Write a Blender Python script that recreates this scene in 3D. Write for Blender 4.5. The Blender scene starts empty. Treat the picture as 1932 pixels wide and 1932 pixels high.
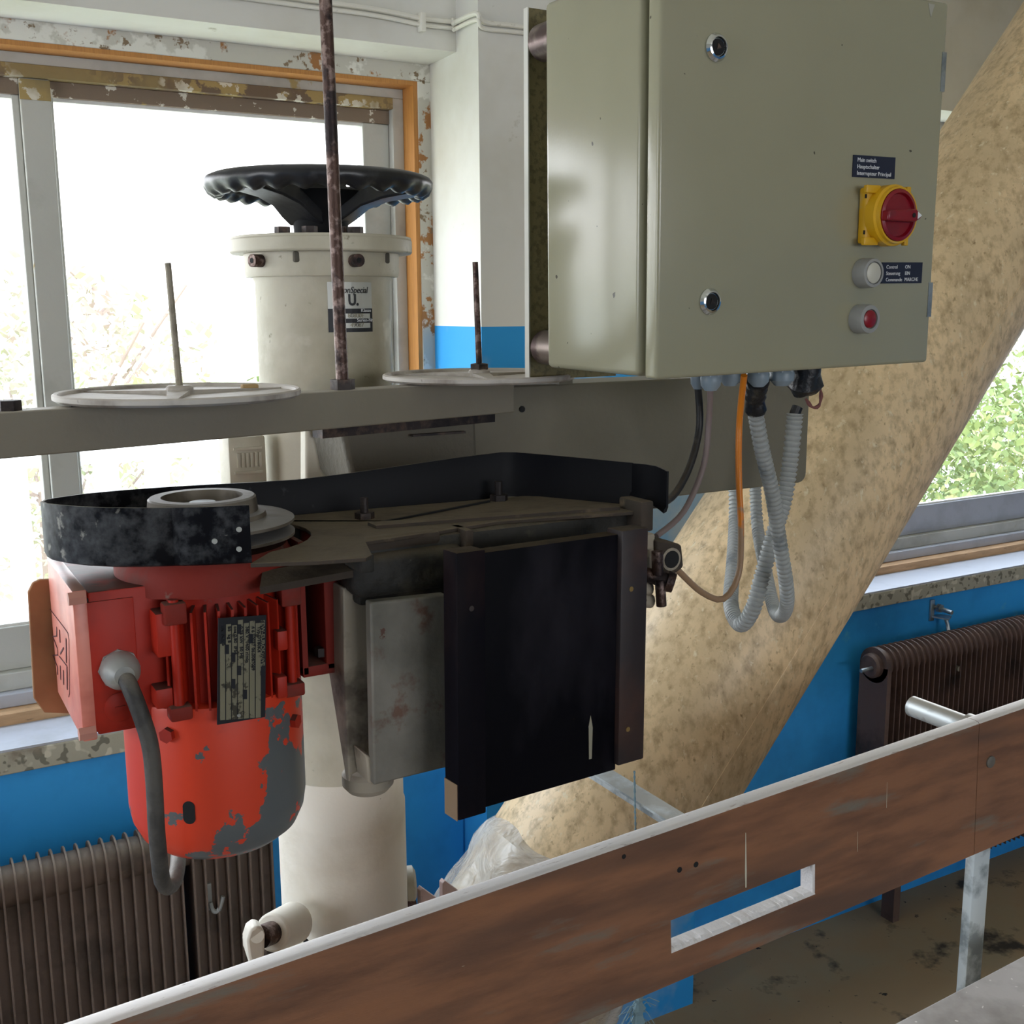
import bpy, bmesh, math, random
from mathutils import Vector, Matrix, noise
random.seed(7)
S = bpy.context.scene
COL = S.collection
PI = math.pi
# ------------------------------------------------------------------ camera
FPX, PITCH, AZ, ROLL, EYE = 2108.0, math.radians(10.32), math.radians(60.25), math.radians(-0.376), 1.6
_fh = Vector((math.cos(AZ), math.sin(AZ), 0)); _r = Vector((math.sin(AZ), -math.cos(AZ), 0)); _u = Vector((0, 0, 1))
_f = _fh*math.cos(PITCH) - _u*math.sin(PITCH); _up = _u*math.cos(PITCH) + _fh*math.sin(PITCH)
CR = _r*math.cos(ROLL) + _up*math.sin(ROLL); CU = _up*math.cos(ROLL) - _r*math.sin(ROLL); CF = _f
CP = Vector((0, 0, EYE))
cam = bpy.data.cameras.new('camera'); cam.sensor_width = 36; cam.lens = 36*FPX/1932; cam.clip_start = .02; cam.clip_end = 300
co = bpy.data.objects.new('camera', cam); COL.objects.link(co)
co.matrix_world = Matrix((( CR.x, CU.x, -CF.x, CP.x), (CR.y, CU.y, -CF.y, CP.y), (CR.z, CU.z, -CF.z, CP.z), (0, 0, 0, 1)))
S.camera = co
# a measured point of the photograph on a known plane of the room
def ray(x, y): return CR*((x-966)/FPX) - CU*((y-966)/FPX) + CF
def D(x, y, d): return CP + ray(x, y)*d
def oY(x, y, Y): v = ray(x, y); return CP + v*(Y/v.y)
def oZ(x, y, Z): v = ray(x, y); return CP + v*((Z-EYE)/v.z)
def oX(x, y, X): v = ray(x, y); return CP + v*(X/v.x)
# ------------------------------------------------------------------ light
w = bpy.data.worlds.new('sky'); S.world = w; w.use_nodes = True
wn = w.node_tree; bg = wn.nodes['Background']
tc = wn.nodes.new('ShaderNodeTexCoord'); sep = wn.nodes.new('ShaderNodeSeparateXYZ'); rp = wn.nodes.new('ShaderNodeValToRGB')
wn.links.new(tc.outputs['Generated'], sep.inputs[0]); wn.links.new(sep.outputs['Z'], rp.inputs[0]); wn.links.new(rp.outputs[0], bg.inputs['Color'])
rp.color_ramp.elements[0].color = (.97, .98, 1, 1); rp.color_ramp.elements[1].color = (.72, .85, 1, 1); rp.color_ramp.elements[1].position = .8
bg.inputs['Strength'].default_value = 1.0
S.view_settings.view_transform = 'Standard'; S.view_settings.look = 'None'; S.view_settings.gamma = 1
S.view_settings.use_curve_mapping = False
S.view_settings.exposure = 2.92
S.cycles.max_bounces = 10; S.cycles.diffuse_bounces = 7; S.cycles.transparent_max_bounces = 16
S.cycles.sample_clamp_indirect = 8
def portal(name, loc, size, rot):
    l = bpy.data.lights.new(name, 'AREA'); l.shape = 'RECTANGLE'; l.size, l.size_y = size; l.cycles.is_portal = True
    o = bpy.data.objects.new(name, l); COL.objects.link(o); o.location = loc; o.rotation_euler = rot; return o
portal('daylight_portal', (-.65, 2.24, 1.48), (3.3, 1.25), (math.radians(-90), 0, 0))
portal('daylight_portal', (2.78, 2.24, 1.48), (2.5, 1.25), (math.radians(-90), 0, 0))
portal('daylight_portal', (1.0, -3.62, 1.75), (2.4, 1.1), (math.radians(90), 0, 0))  # portal of the added fill opening behind the camera
portal('daylight_portal', (-2.62, .7, 1.65), (1.3, 1.4), (0, math.radians(-90), 0))  # portal of the added, unseen opening in the left wall
# ------------------------------------------------------------------ materials
def srgb(h):
    if isinstance(h, str): h = tuple(int(h[i:i+2], 16) for i in (0, 2, 4))
    def f(c):
        c /= 255
        return c/12.92 if c <= .04045 else ((c+.055)/1.055)**2.4
    return tuple(f(c) for c in h)+(1,)
MC = {}
def mat(name, base, rough=.6, metal=0., layers=(), bump=None, dust=None, spec=.5, stretch=(1, 1, 1), zpaint=None, coat=0, alpha=None):
    """layers: (colour, scale, lo, hi[, detail, (axis, off, gain)]) noise patches of another colour over the base"""
    if name in MC: return MC[name]
    m = bpy.data.materials.new(name); m.use_nodes = True; nt = m.node_tree; N = nt.nodes; L = nt.links
    b = N['Principled BSDF']; b.inputs['Roughness'].default_value = rough; b.inputs['Metallic'].default_value = metal
    b.inputs['Specular IOR Level'].default_value = spec; b.inputs['Coat Weight'].default_value = coat
    t = N.new('ShaderNodeTexCoord'); mp = N.new('ShaderNodeMapping'); L.new(t.outputs['Object'], mp.inputs[0]); mp.inputs['Scale'].default_value = stretch
    rgb = N.new('ShaderNodeRGB'); rgb.outputs[0].default_value = srgb(base); cur = rgb.outputs[0]
    def mixc(fac, a, c):
        x = N.new('ShaderNodeMix'); x.data_type = 'RGBA'; L.new(fac, x.inputs[0]); L.new(a, x.inputs[6])
        if isinstance(c, tuple): x.inputs[7].default_value = c
        else: L.new(c, x.inputs[7])
        return x.outputs[2]
    sx = N.new('ShaderNodeSeparateXYZ'); L.new(t.outputs['Object'], sx.inputs[0])
    def noisef(scale, lo, hi, det=5, grad=None, seed=0):
        n = N.new('ShaderNodeTexNoise'); n.inputs['Scale'].default_value = scale; n.inputs['Detail'].default_value = det; n.inputs['Roughness'].default_value = .6
        ad = N.new('ShaderNodeVectorMath'); ad.operation = 'ADD'; ad.inputs[1].default_value = (seed*3.1, seed*1.7, seed); L.new(mp.outputs[0], ad.inputs[0]); L.new(ad.outputs[0], n.inputs['Vector'])
        out = n.outputs['Fac']
        if grad:
            for ax, off, gain in grad:
                q = N.new('ShaderNodeMath'); q.operation = 'SUBTRACT'; L.new(sx.outputs[ax], q.inputs[0]); q.inputs[1].default_value = off
                g = N.new('ShaderNodeMath'); g.operation = 'MULTIPLY_ADD'; L.new(q.outputs[0], g.inputs[0]); g.inputs[1].default_value = gain; L.new(out, g.inputs[2]); out = g.outputs[0]
        r = N.new('ShaderNodeMapRange'); r.inputs['From Min'].default_value = lo; r.inputs['From Max'].default_value = hi; L.new(out, r.inputs[0]); return r.outputs[0]
    if zpaint:
        q = N.new('ShaderNodeMath'); q.operation = 'LESS_THAN'; L.new(sx.outputs['Z'], q.inputs[0]); q.inputs[1].default_value = zpaint[1]
        cur = mixc(q.outputs[0], cur, srgb(zpaint[0]))
    for k, ly in enumerate(layers):
        c, sc, lo, hi = ly[:4]; cur = mixc(noisef(sc, lo, hi, ly[4] if len(ly) > 4 else 5, ly[5] if len(ly) > 5 else None, k+1), cur, srgb(c))
    if dust:
        ge = N.new('ShaderNodeNewGeometry'); sn = N.new('ShaderNodeSeparateXYZ'); L.new(ge.outputs['Normal'], sn.inputs[0])
        r = N.new('ShaderNodeMapRange'); r.inputs['From Min'].default_value = .35; r.inputs['From Max'].default_value = .8; L.new(sn.outputs['Z'], r.inputs[0])
        mm = N.new('ShaderNodeMath'); mm.operation = 'MULTIPLY'; L.new(r.outputs[0], mm.inputs[0]); L.new(noisef(dust[2] if len(dust) > 2 else 25, .2, .5), mm.inputs[1])
        m2 = N.new('ShaderNodeMath'); m2.operation = 'MULTIPLY'; L.new(mm.outputs[0], m2.inputs[0]); m2.inputs[1].default_value = dust[1]
        cur = mixc(m2.outputs[0], cur, srgb(dust[0]))
    L.new(cur, b.inputs['Base Color'])
    if bump:
        n = N.new('ShaderNodeTexNoise'); n.inputs['Scale'].default_value = bump[0]; n.inputs['Detail'].default_value = 4; L.new(mp.outputs[0], n.inputs['Vector'])
        bp = N.new('ShaderNodeBump'); bp.inputs['Strength'].default_value = bump[1]; bp.inputs['Distance'].default_value = bump[2] if len(bump) > 2 else .002
        L.new(n.outputs['Fac'], bp.inputs['Height']); L.new(bp.outputs[0], b.inputs['Normal'])
    MC[name] = m; return m
white = mat('white_plaster', 'd6d5cf', .8, layers=[('c3bfb2', 3, .45, .75), ('a9a494', 14, .68, .76)], bump=(30, .25), zpaint=('2592d6', 1.567))
bluew = mat('blue_plaster', '2a98e0', .6, layers=[('2083c8', 5, .45, .7), ('49a3d8', 11, .66, .74)], bump=(25, .3))
plainw = mat('white_gloss_paint', 'dedcd2', .7, layers=[('a9a494', 30, .6, .7)])
ceilm = mat('ceiling_plaster', 'e6e2d6', .85, layers=[('d2cebf', 3, .45, .75)])
paleblue = mat('window_paint', 'b6b6b0', .6, layers=[('8d8b82', 6, .5, .8), ('a38f5c', 9, .66, .69)], bump=(60, .3))
peel = mat('peeling_paint', 'bdbab0', .7, layers=[('9a6a3c', 16, .58, .61), ('d7d5cd', 9, .55, .58), ('7c6850', 40, .62, .66)], bump=(45, .6))
ochre = mat('ochre_putty', 'a08a58', .75, layers=[('6c5a48', 12, .52, .54), ('cfcabb', 26, .58, .6), ('8a7850', 5, .5, .6)], bump=(60, .4))
brownp = mat('brown_primer', '7b6a5a', .75, layers=[('d2cdc0', 30, .6, .62), ('a08a58', 7, .6, .62)], bump=(60, .3))
barewood = mat('bare_wood', 'b57c3c', .6, layers=[('9c6630', 20, .4, .8)], stretch=(20, 20, 1.2))
sillwood = mat('weathered_wood', 'a98763', .75, layers=[('c9a27c', 8, .4, .7), ('6f563f', 25, .62, .7)], stretch=(1, 8, 8))
sillwhite = mat('white_sill_paint', 'a9acb6', .45, layers=[('94969c', 9, .5, .75)], bump=(20, .1))
terrazzo = mat('terrazzo', 'a19d8e', .8, layers=[('6f6c60', 60, .58, .62, 1), ('c0bbab', 45, .6, .66, 1), ('81786a', 8, .6, .7)], bump=(80, .5))
floorm = mat('dusty_concrete', '977f60', .85, layers=[('91866d', 2.2, .5, .7), ('3d362d', 6, .58, .66), ('221e1a', 30, .68, .72, 3)], bump=(25, .5))
cabm = mat('cabinet_enamel', '94917a', .22, layers=[('8b8872', 2, .4, .7), ('4a463c', 95, .775, .79, 1)], bump=(260, .10, .0006), spec=.5)
olive = mat('olive_plate', '7d7350', .6, layers=[('655d40', 150, .5, .6)], bump=(300, .3))
steel = mat('zinc_steel', 'aab0b2', .38, .85, layers=[('7c8386', 30, .45, .7), ('b9b9ae', 8, .6, .7)])
galv = mat('galvanised', 'd0d8da', .42, .35, layers=[('8a9396', 18, .45, .6), ('8d8872', 9, .62, .72)], dust=('a8a49a', .9))
chrome = mat('chrome', 'd5d8da', .12, 1.)
darkmetal = mat('dark_rusty_steel', '3a3230', .55, .5, layers=[('5c4a40', 60, .5, .65), ('241f20', 20, .5, .6)], bump=(200, .3))
colp = mat('cream_cast_paint', 'bdb7a5', .5, layers=[('9a937e', 5, .45, .7), ('c6c1b1', 10, .62, .72), ('7d755f', 45, .68, .74)], bump=(110, .35, .0015), dust=('a9a294', .6))
collow = mat('cream_tube_paint', 'e2dccf', .6, layers=[('cbc2b0', 6, .45, .7), ('8a7d66', 70, .74, .78)], bump=(150, .2))
armp = mat('arm_paint', '6d6858', .55, layers=[('5f5a4b', 4, .45, .7)], bump=(160, .15))
armc = mat('arm_casting_paint', '5b564a', .65, layers=[('4c483d', 5, .45, .7)], bump=(110, .8, .002))
beamp = mat('bar_paint', '80796a', .55, layers=[('7a7262', 6, .45, .7)], bump=(150, .15), dust=('b5b0a6', .7))
wheelb = mat('black_bakelite', '1c1d22', .35, layers=[('35363a', 30, .55, .7)], bump=(120, .15), dust=('55555a', .5))
discp = mat('dusty_disc', 'b8b2ab', .6, layers=[('857b72', 12, .5, .65), ('6b5f56', 40, .66, .72)], bump=(60, .2), dust=('b8b0a8', .6))
rustrod = mat('rusty_rod', '4e3a33', .5, .6, layers=[('83706a', 90, .5, .6), ('2b2223', 30, .5, .6)], bump=(300, .4))
greyrod = mat('pale_rod', '8c8474', .55, .3, layers=[('6a6152', 50, .5, .65)])
guardm = mat('black_guard_paint', '07080e', .5, spec=.12, layers=[('4c4e51', 70, .48, .8, 6, [('X', -.22, -1.2)]), ('8b8a84', 60, .68, .76, 6, [('X', -.22, -.6)])], bump=(60, .1), dust=('5f584c', .8))
dirtplate = mat('dirty_plate', '3a3027', .8, layers=[('2b2720', 14, .5, .7), ('5a4d3c', 30, .6, .7)], bump=(90, .5), dust=('5b5040', .9))
grease = mat('greasy_casting', '23211d', .7, layers=[('4c4638', 18, .58, .7), ('14130f', 9, .4, .6)], bump=(70, .9, .003), dust=('4d4436', .8))
greybox = mat('rusty_grey_cover', '77736a', .6, layers=[('64483a', 24, .60, .68, 6), ('4b4940', 6, .45, .7), ('4c2f22', 60, .68, .7)], bump=(150, .3))
bracketm = mat('beige_casting', '9a9080', .7, layers=[('5a5146', 14, .5, .65)], bump=(110, .4), dust=('ab9f90', .9))
boardm = mat('black_painted_board', '05050b', .6, spec=.07, layers=[('1e1c22', 9, .5, .7), ('3a3028', 24, .68, .76)], bump=(50, .3), dust=('41372b', .9), stretch=(1, 1, .4))
railm = mat('dark_stained_rail', '0a080f', .6, spec=.08, layers=[('2a1c1c', 9, .45, .7)], bump=(50, .3), dust=('41372b', .9), stretch=(1, 1, .4))
endgrain = mat('bare_end_grain', '8b7359', .8, layers=[('5a4633', 40, .5, .6)], stretch=(1, 1, .2))
redm = mat('red_motor_paint', 'a3220f', .5, spec=.3, layers=[('7a2014', 9, .5, .7), ('6e5a50', 30, .66, .74)], bump=(60, .15), dust=('3e312d', .9))
reddirt = mat('dirty_red_paint', '79241a', .65, spec=.25, layers=[('5c3a33', 14, .48, .66), ('73665c', 24, .66, .72)], bump=(80, .3), dust=('5f463e', .9))
hoodm = mat('worn_red_hood', 'cc3c20', .42, layers=[('565b5d', 26, .555, .565, 6, [('X', -.018, 1.9), ('Z', .045, -1.5)]), ('8f2f22', 10, .62, .75), ('aaa89f', 30, .74, .76)], bump=(40, .1))
gapm = mat('dark_recess', '08080a', .8)
blackrub = mat('black_rubber', '1b1a19', .5, layers=[('3d3832', 40, .58, .72)], dust=('5a5146', .8))
greycable = mat('dusty_grey_cable', '4d4a45', .6, layers=[('2a2826', 12, .5, .65)], bump=(200, .4), dust=('7b756b', .7))
glandg = mat('grey_plastic', '8d8e8c', .4, layers=[('7d7766', 12, .55, .7)])
glandb = mat('pale_blue_plastic', '8695a0', .4)
mauve = mat('mauve_cable', '7d6e6b', .55)
orange = mat('orange_cable', 'd07814', .45, layers=[('96785c', 40, .5, .6, 3, [('Z', .10, -5.0)])])
hosem = mat('grey_corrugated_hose', '9da09e', .5, layers=[('707678', 20, .55, .7), ('59382c', 14, .66, .74, 4)])
tape = mat('black_tape', '0e0f14', .45, layers=[('2f2f33', 40, .62, .7)], bump=(60, 1., .004))
ductm = mat('cream_duct', 'e3c89e', .42, layers=[('b8a380', 3, .42, .68), ('a48d69', 60, .45, .70, 8), ('ddd0b0', 80, .6, .72, 6), ('8e7754', 130, .60, .74, 6)], bump=(70, .2), stretch=(1, 1, .6))
woodm = mat('conveyor_wood', '865a3e', .55, layers=[('66432e', 6, .42, .66), ('91603f', 4, .52, .74), ('5c4030', 2.5, .52, .70, 3), ('6f695e', 5, .58, .70, 9), ('b0a48f', 40, .77, .78, 2)], bump=(120, .12), stretch=(.9, 5, 5), dust=('d8d3cf', 1.6, 60))
slotdust = mat('white_dust', 'e0dcda', .95, bump=(250, .8))
bedm = mat('dusty_bed', 'b5afab', .8, layers=[('8b847d', 8, .45, .7), ('d5d0ca', 90, .72, .74, 1)], bump=(90, .3))
radm = mat('brown_radiator', '6b5a50', .6, layers=[('41362f', 9, .5, .7), ('6d5c4f', 40, .62, .72)], bump=(90, .3), dust=('8d8072', .6))
radm2 = mat('rusty_radiator', '5f4a42', .55, layers=[('2f2622', 9, .5, .7), ('a9a192', 50, .74, .76)], bump=(90, .3), dust=('5a483c', .4))
cordm = mat('blue_grey_cord', '6f8890', .8)
labelb = mat('navy_label', '0f1830', .4)
letterw = mat('white_lettering', 'd8dade', .5)
yellow = mat('yellow_plastic', 'c99a14', .4, layers=[('b4a068', 22, .58, .7)])
redk = mat('red_plastic', '7d0c1c', .3, layers=[('6a1626', 30, .5, .7)])
silverp = mat('silver_plate', 'b9bab5', .4, .2)
inkm = mat('dark_ink', '16181f', .5)
fieldm = mat('tarnished_field', '8f8b76', .45, .5, layers=[('4d4a40', 90, .55, .6)])
brownboard = mat('brown_board', 'a5754f', .8, layers=[('7e563a', 7, .45, .7)])
pinkm = mat('pink_bracket_paint', 'b59b93', .6, layers=[('7a6a66', 20, .55, .65)])
leafm = mat('leaf', '6f7d42', .6, layers=[('5a6f38', 1.1, .4, .6), ('8a8a52', 2.3, .55, .65)])
leafp = mat('pale_leaf', 'a3a58e', .7, layers=[('a08f86', 1.3, .45, .6), ('a0a97c', 2.1, .5, .62)])
barkm = mat('bark', '8a7a70', .85)
extwhite = mat('exterior_white', 'f2f2ee', .8)
extground = mat('ground', 'c9c5b0', .9, layers=[('8fa060', .4, .5, .6)])
extglassy = mat('exterior_grey', 'b3bcbc', .6)
def mixmat(name, col, fac, rough=.3, nscale=None, bump=None):
    m = bpy.data.materials.new(name); m.use_nodes = True; nt = m.node_tree; N = nt.nodes; L = nt.links; N.clear()
    out = N.new('ShaderNodeOutputMaterial'); mx = N.new('ShaderNodeMixShader'); tr = N.new('ShaderNodeBsdfTransparent'); p = N.new('ShaderNodeBsdfPrincipled')
    p.inputs['Base Color'].default_value = srgb(col); p.inputs['Roughness'].default_value = rough
    if nscale:
        n = N.new('ShaderNodeTexNoise'); n.inputs['Scale'].default_value = nscale[0]; n.inputs['Detail'].default_value = 6
        t = N.new('ShaderNodeTexCoord'); L.new(t.outputs['Object'], n.inputs['Vector'])
        r = N.new('ShaderNodeMapRange'); r.inputs['From Min'].default_value = nscale[1]; r.inputs['From Max'].default_value = nscale[2]; r.inputs['To Min'].default_value = fac; r.inputs['To Max'].default_value = nscale[3]
        L.new(n.outputs['Fac'], r.inputs[0]); L.new(r.outputs[0], mx.inputs[0])
    else: mx.inputs[0].default_value = fac
    if bump:
        n2 = N.new('ShaderNodeTexNoise'); n2.inputs['Scale'].default_value = bump; n2.inputs['Detail'].default_value = 3; n2.inputs['Distortion'].default_value = 1.5
        t2 = N.new('ShaderNodeTexCoord'); L.new(t2.outputs['Object'], n2.inputs['Vector']); bp = N.new('ShaderNodeBump'); bp.inputs['Strength'].default_value = .9; bp.inputs['Distance'].default_value = .012
        L.new(n2.outputs['Fac'], bp.inputs['Height']); L.new(bp.outputs[0], p.inputs['Normal'])
    L.new(tr.outputs[0], mx.inputs[1]); L.new(p.outputs[0], mx.inputs[2]); L.new(mx.outputs[0], out.inputs[0]); return m
glassm = mixmat('dusty_glare_glass', 'e8ecea', .05, .1, (7, .55, .8, .16))  # thin white dust patches; their haze also imitates overexposed window glare
filmm = mixmat('clear_film', 'd9d4ca', .42, .16, (14, .35, .65, .8), bump=17)
# ------------------------------------------------------------------ mesh helpers
WM = {}
class B:
    def __init__(s): s.bm = bmesh.new()
    def quad(s, *p):
        try: return s.bm.faces.new([s.bm.verts.new(Vector(q)) for q in p])
        except ValueError: pass
    def hexa(s, a, b):
        """a, b: two loops of equal length, skinned with caps"""
        va = [s.bm.verts.new(Vector(q)) for q in a]; vb = [s.bm.verts.new(Vector(q)) for q in b]; n = len(a)
        s.bm.faces.new(va[::-1]); s.bm.faces.new(vb)
        for i in range(n): s.bm.faces.new((va[i], va[(i+1) % n], vb[(i+1) % n], vb[i]))
        return s
    def box(s, a, b, bev=0, seg=2):
        x0, y0, z0 = a; x1, y1, z1 = b
        if bev:
            t = bmesh.new(); bmesh.ops.create_cube(t, size=1)
            for v in t.verts: v.co = Vector(((x0+x1)/2+v.co.x*(x1-x0), (y0+y1)/2+v.co.y*(y1-y0), (z0+z1)/2+v.co.z*(z1-z0)))
            bmesh.ops.bevel(t, geom=t.edges[:], offset=bev, segments=seg, affect='EDGES', profile=.5); s.add(t); return s
        return s.hexa([(x0, y0, z0), (x1, y0, z0), (x1, y1, z0), (x0, y1, z0)], [(x0, y0, z1), (x1, y0, z1), (x1, y1, z1), (x0, y1, z1)])
    def add(s, t, M=None):
        me = bpy.data.meshes.new('t'); t.to_mesh(me); t.free()
        if M is not None: me.transform(M)
        s.bm.from_mesh(me); bpy.data.meshes.remove(me)
    def prism(s, pts, vec):
        v = Vector(vec); return s.hexa(pts, [Vector(p)+v for p in pts])
    def cyl(s, p0, p1, r0, r1=None, seg=24):
        p0, p1 = Vector(p0), Vector(p1); r1 = r0 if r1 is None else r1
        d = (p1-p0).normalized(); a = d.orthogonal().normalized(); c = d.cross(a)
        L = lambda p, r: [p+(a*math.cos(2*PI*i/seg)+c*math.sin(2*PI*i/seg))*r for i in range(seg)]
        return s.hexa(L(p0, r0), L(p1, r1))
    def lathe(s, prof, c, axis=(0, 0, 1), seg=40, fn=None):
        """prof: (radius, height) list, open ends capped when radius>0"""
        c = Vector(c); d = Vector(axis).normalized(); a = d.orthogonal().normalized() if abs(d.z) < .99 else Vector((1, 0, 0)); e = d.cross(a)
        rings = []
        for k, (r, h) in enumerate(prof):
            ring = []
            for i in range(seg):
                t = 2*PI*i/seg; rr, hh = (fn(k, t, r, h) if fn else (r, h))
                ring.append(s.bm.verts.new(c+d*hh+(a*math.cos(t)+e*math.sin(t))*rr))
            rings.append(ring)
        for k in range(len(rings)-1):
            for i in range(seg):
                j = (i+1) % seg
                s.bm.faces.new((rings[k][i], rings[k][j], rings[k+1][j], rings[k+1][i]))
        if prof[0] != prof[-1]:
            s.bm.faces.new(rings[0][::-1]); s.bm.faces.new(rings[-1])
        else: bmesh.ops.remove_doubles(s.bm, verts=rings[0]+rings[-1], dist=1e-6)
        return s
    def tube(s, pts, r, seg=12, step=None, rf=None, cap=True):
        pts = [Vector(p) for p in pts]; P = []
        n = len(pts)
        for i in range(n-1):
            p0, p1, p2, p3 = pts[max(i-1, 0)], pts[i], pts[i+1], pts[min(i+2, n-1)]
            L = (p2-p1).length; k = max(1, int(L/step)) if step else (1 if n == 2 else 8)
            for j in range(k):
                t = j/k; P.append(.5*((2*p1)+(p2-p0)*t+(2*p0-5*p1+4*p2-p3)*t*t+(3*p1-p0-3*p2+p3)*t**3))
        P.append(pts[-1]); up = None; rings = []
        for i, p in enumerate(P):
            d = (P[min(i+1, len(P)-1)]-P[max(i-1, 0)]).normalized()
            if up is None: up = d.orthogonal().normalized()
            up = (up-d*up.dot(d)).normalized(); e = d.cross(up); rr = rf(i) if rf else r
            rings.append([s.bm.verts.new(p+(up*math.cos(2*PI*q/seg)+e*math.sin(2*PI*q/seg))*rr) for q in range(seg)])
        for k in range(len(rings)-1):
            for q in range(seg): s.bm.faces.new((rings[k][q], rings[k][(q+1) % seg], rings[k+1][(q+1) % seg], rings[k+1][q]))
        if cap: s.bm.faces.new(rings[0][::-1]); s.bm.faces.new(rings[-1])
        return s
    def hexnut(s, c, r, h, axis=(0, 0, 1)):
        c = Vector(c); return s.cyl(c, c+Vector(axis).normalized()*h, r, r, 6)
    def build(s, name, m, parent=None, loc=None, local=False, smooth=35, bevel=None, mods=()):
        bm = s.bm; bmesh.ops.recalc_face_normals(bm, faces=bm.faces[:])
        me = bpy.data.meshes.new(name); bm.to_mesh(me); bm.free()
        if parent is not None:
            M = WM[parent.name]
            if not local: me.transform(M.inverted())
        else:
            if loc is None:
                xs = [v.co for v in me.vertices]; loc = Vector(((min(v.x for v in xs)+max(v.x for v in xs))/2, (min(v.y for v in xs)+max(v.y for v in xs))/2, min(v.z for v in xs)))
            M = Matrix.Translation(loc); me.transform(M.inverted())
        o = bpy.data.objects.new(name, me); COL.objects.link(o); me.materials.append(m)
        if parent is not None: o.parent = parent
        else: o.location = loc
        WM[o.name] = M
        if smooth:
            for p in me.polygons: p.use_smooth = True
            try: me.set_sharp_from_angle(angle=math.radians(smooth))
            except Exception: pass
        if bevel:
            b = o.modifiers.new('edge', 'BEVEL'); b.width = bevel; b.segments = 2; b.limit_method = 'ANGLE'
        return o
def thing(name, label, cat, loc=(0, 0, 0), rot=None, group=None, kind=None):
    o = bpy.data.objects.new(name, None); COL.objects.link(o); M = Matrix.Translation(loc)
    if rot is not None: M = M @ rot
    o.matrix_world = M; WM[o.name] = M.copy(); o.empty_display_size = .05
    if label: o['label'] = label
    if cat: o['category'] = cat
    if group: o['group'] = group
    if kind: o['kind'] = kind
    return o
def tag(o, label=None, cat=None, group=None, kind=None):
    for k, v in (('label', label), ('category', cat), ('group', group), ('kind', kind)):
        if v: o[k] = v
    return o
def copy_tree(o, parent=None):
    c = o.copy(); COL.objects.link(c)
    if parent is not None: c.parent = parent
    WM[c.name] = WM[o.name]
    for ch in list(o.children): copy_tree(ch, c)
    return c
def text(body, size, M, m, parent, name='lettering', extrude=.0003, align='LEFT', bold=0, xs=1):
    c = bpy.data.curves.new('txt', 'FONT'); c.body = body; c.size = size; c.extrude = extrude; c.align_x = align; c.space_line = 1.0; c.offset = bold; c.resolution_u = 3
    t = bpy.data.objects.new('txt', c); COL.objects.link(t); dg = bpy.context.evaluated_depsgraph_get()
    me = bpy.data.meshes.new_from_object(t.evaluated_get(dg)); bpy.data.objects.remove(t); bpy.data.curves.remove(c)
    me.transform(M @ Matrix.Diagonal((xs, 1, 1, 1)))
    o = bpy.data.objects.new(name, me); COL.objects.link(o); me.materials.clear(); me.materials.append(m); o.parent = parent; WM[o.name] = WM[parent.name]
    return o
RX = lambda a: Matrix.Rotation(math.radians(a), 4, 'X')
RY = lambda a: Matrix.Rotation(math.radians(a), 4, 'Y')
RZ = lambda a: Matrix.Rotation(math.radians(a), 4, 'Z')
T = Matrix.Translation
# ================================================================== the room
WY, PY, SB, ST = 1.955, 1.845, .842, .885
b = B()
b.box((-2.75, WY, 0), (1.0, 2.25, SB)); b.box((1.53, WY, 0), (5.2, 2.25, SB))
b.box((-2.75, 1.94, 2.066), (1.0, 2.25, 2.95)); b.box((1.53, 1.94, 2.066), (5.2, 2.25, 2.95))
b.box((-2.75, WY, SB), (-2.3, 2.25, 2.066)); b.box((4.1, WY, SB), (5.2, 2.25, 2.066))
b.hexa([(.992, PY, 0), (1.532, PY, 0), (1.532, 2.25, 0), (1.012, 2.25, 0)], [(.992, PY, 2.95), (1.532, PY, 2.95), (1.532, 2.25, 2.95), (1.012, 2.25, 2.95)])
tag(b.build('wall_back', white, loc=(0, 0, 0), smooth=0), kind='structure')
# the blue dado paint reaches the sill under the windows
tag(B().box((-2.75, -3.7, -.12), (5.4, 2.25, 0)).build('floor', floorm, loc=(0, 0, 0), smooth=0), kind='structure')
tag(B().box((-2.75, -3.7, 2.95), (5.4, 2.25, 3.05)).build('ceiling', ceilm, loc=(0, 0, 0), smooth=0), kind='structure')
b = B().box((-2.8, -3.7, 0), (-2.65, 0, 2.95)).box((-2.8, 1.4, 0), (-2.65, 2.25, 2.95)).box((-2.8, 0, 0), (-2.65, 1.4, 1.0)).box((-2.8, 0, 2.3), (-2.65, 1.4, 2.95))  # opening out of view, added to throw daylight on left-facing sides
tag(b.build('wall_left', white, loc=(0, 0, 0), smooth=0), kind='structure')
tag(B().box((5.25, -3.7, 0), (5.4, 2.25, 2.95)).build('wall_right', white, loc=(0, 0, 0), smooth=0), kind='structure')
b = B().box((-2.8, -3.8, 0), (-.2, -3.65, 2.95)).box((2.2, -3.8, 0), (5.4, -3.65, 2.95)).box((-.2, -3.8, 0), (2.2, -3.65, 1.2)).box((-.2, -3.8, 2.3), (2.2, -3.65, 2.95))  # opening behind the camera, added and sized for fill light
tag(b.build('wall_front', white, loc=(0, 0, 0), smooth=0), kind='structure')
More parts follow.
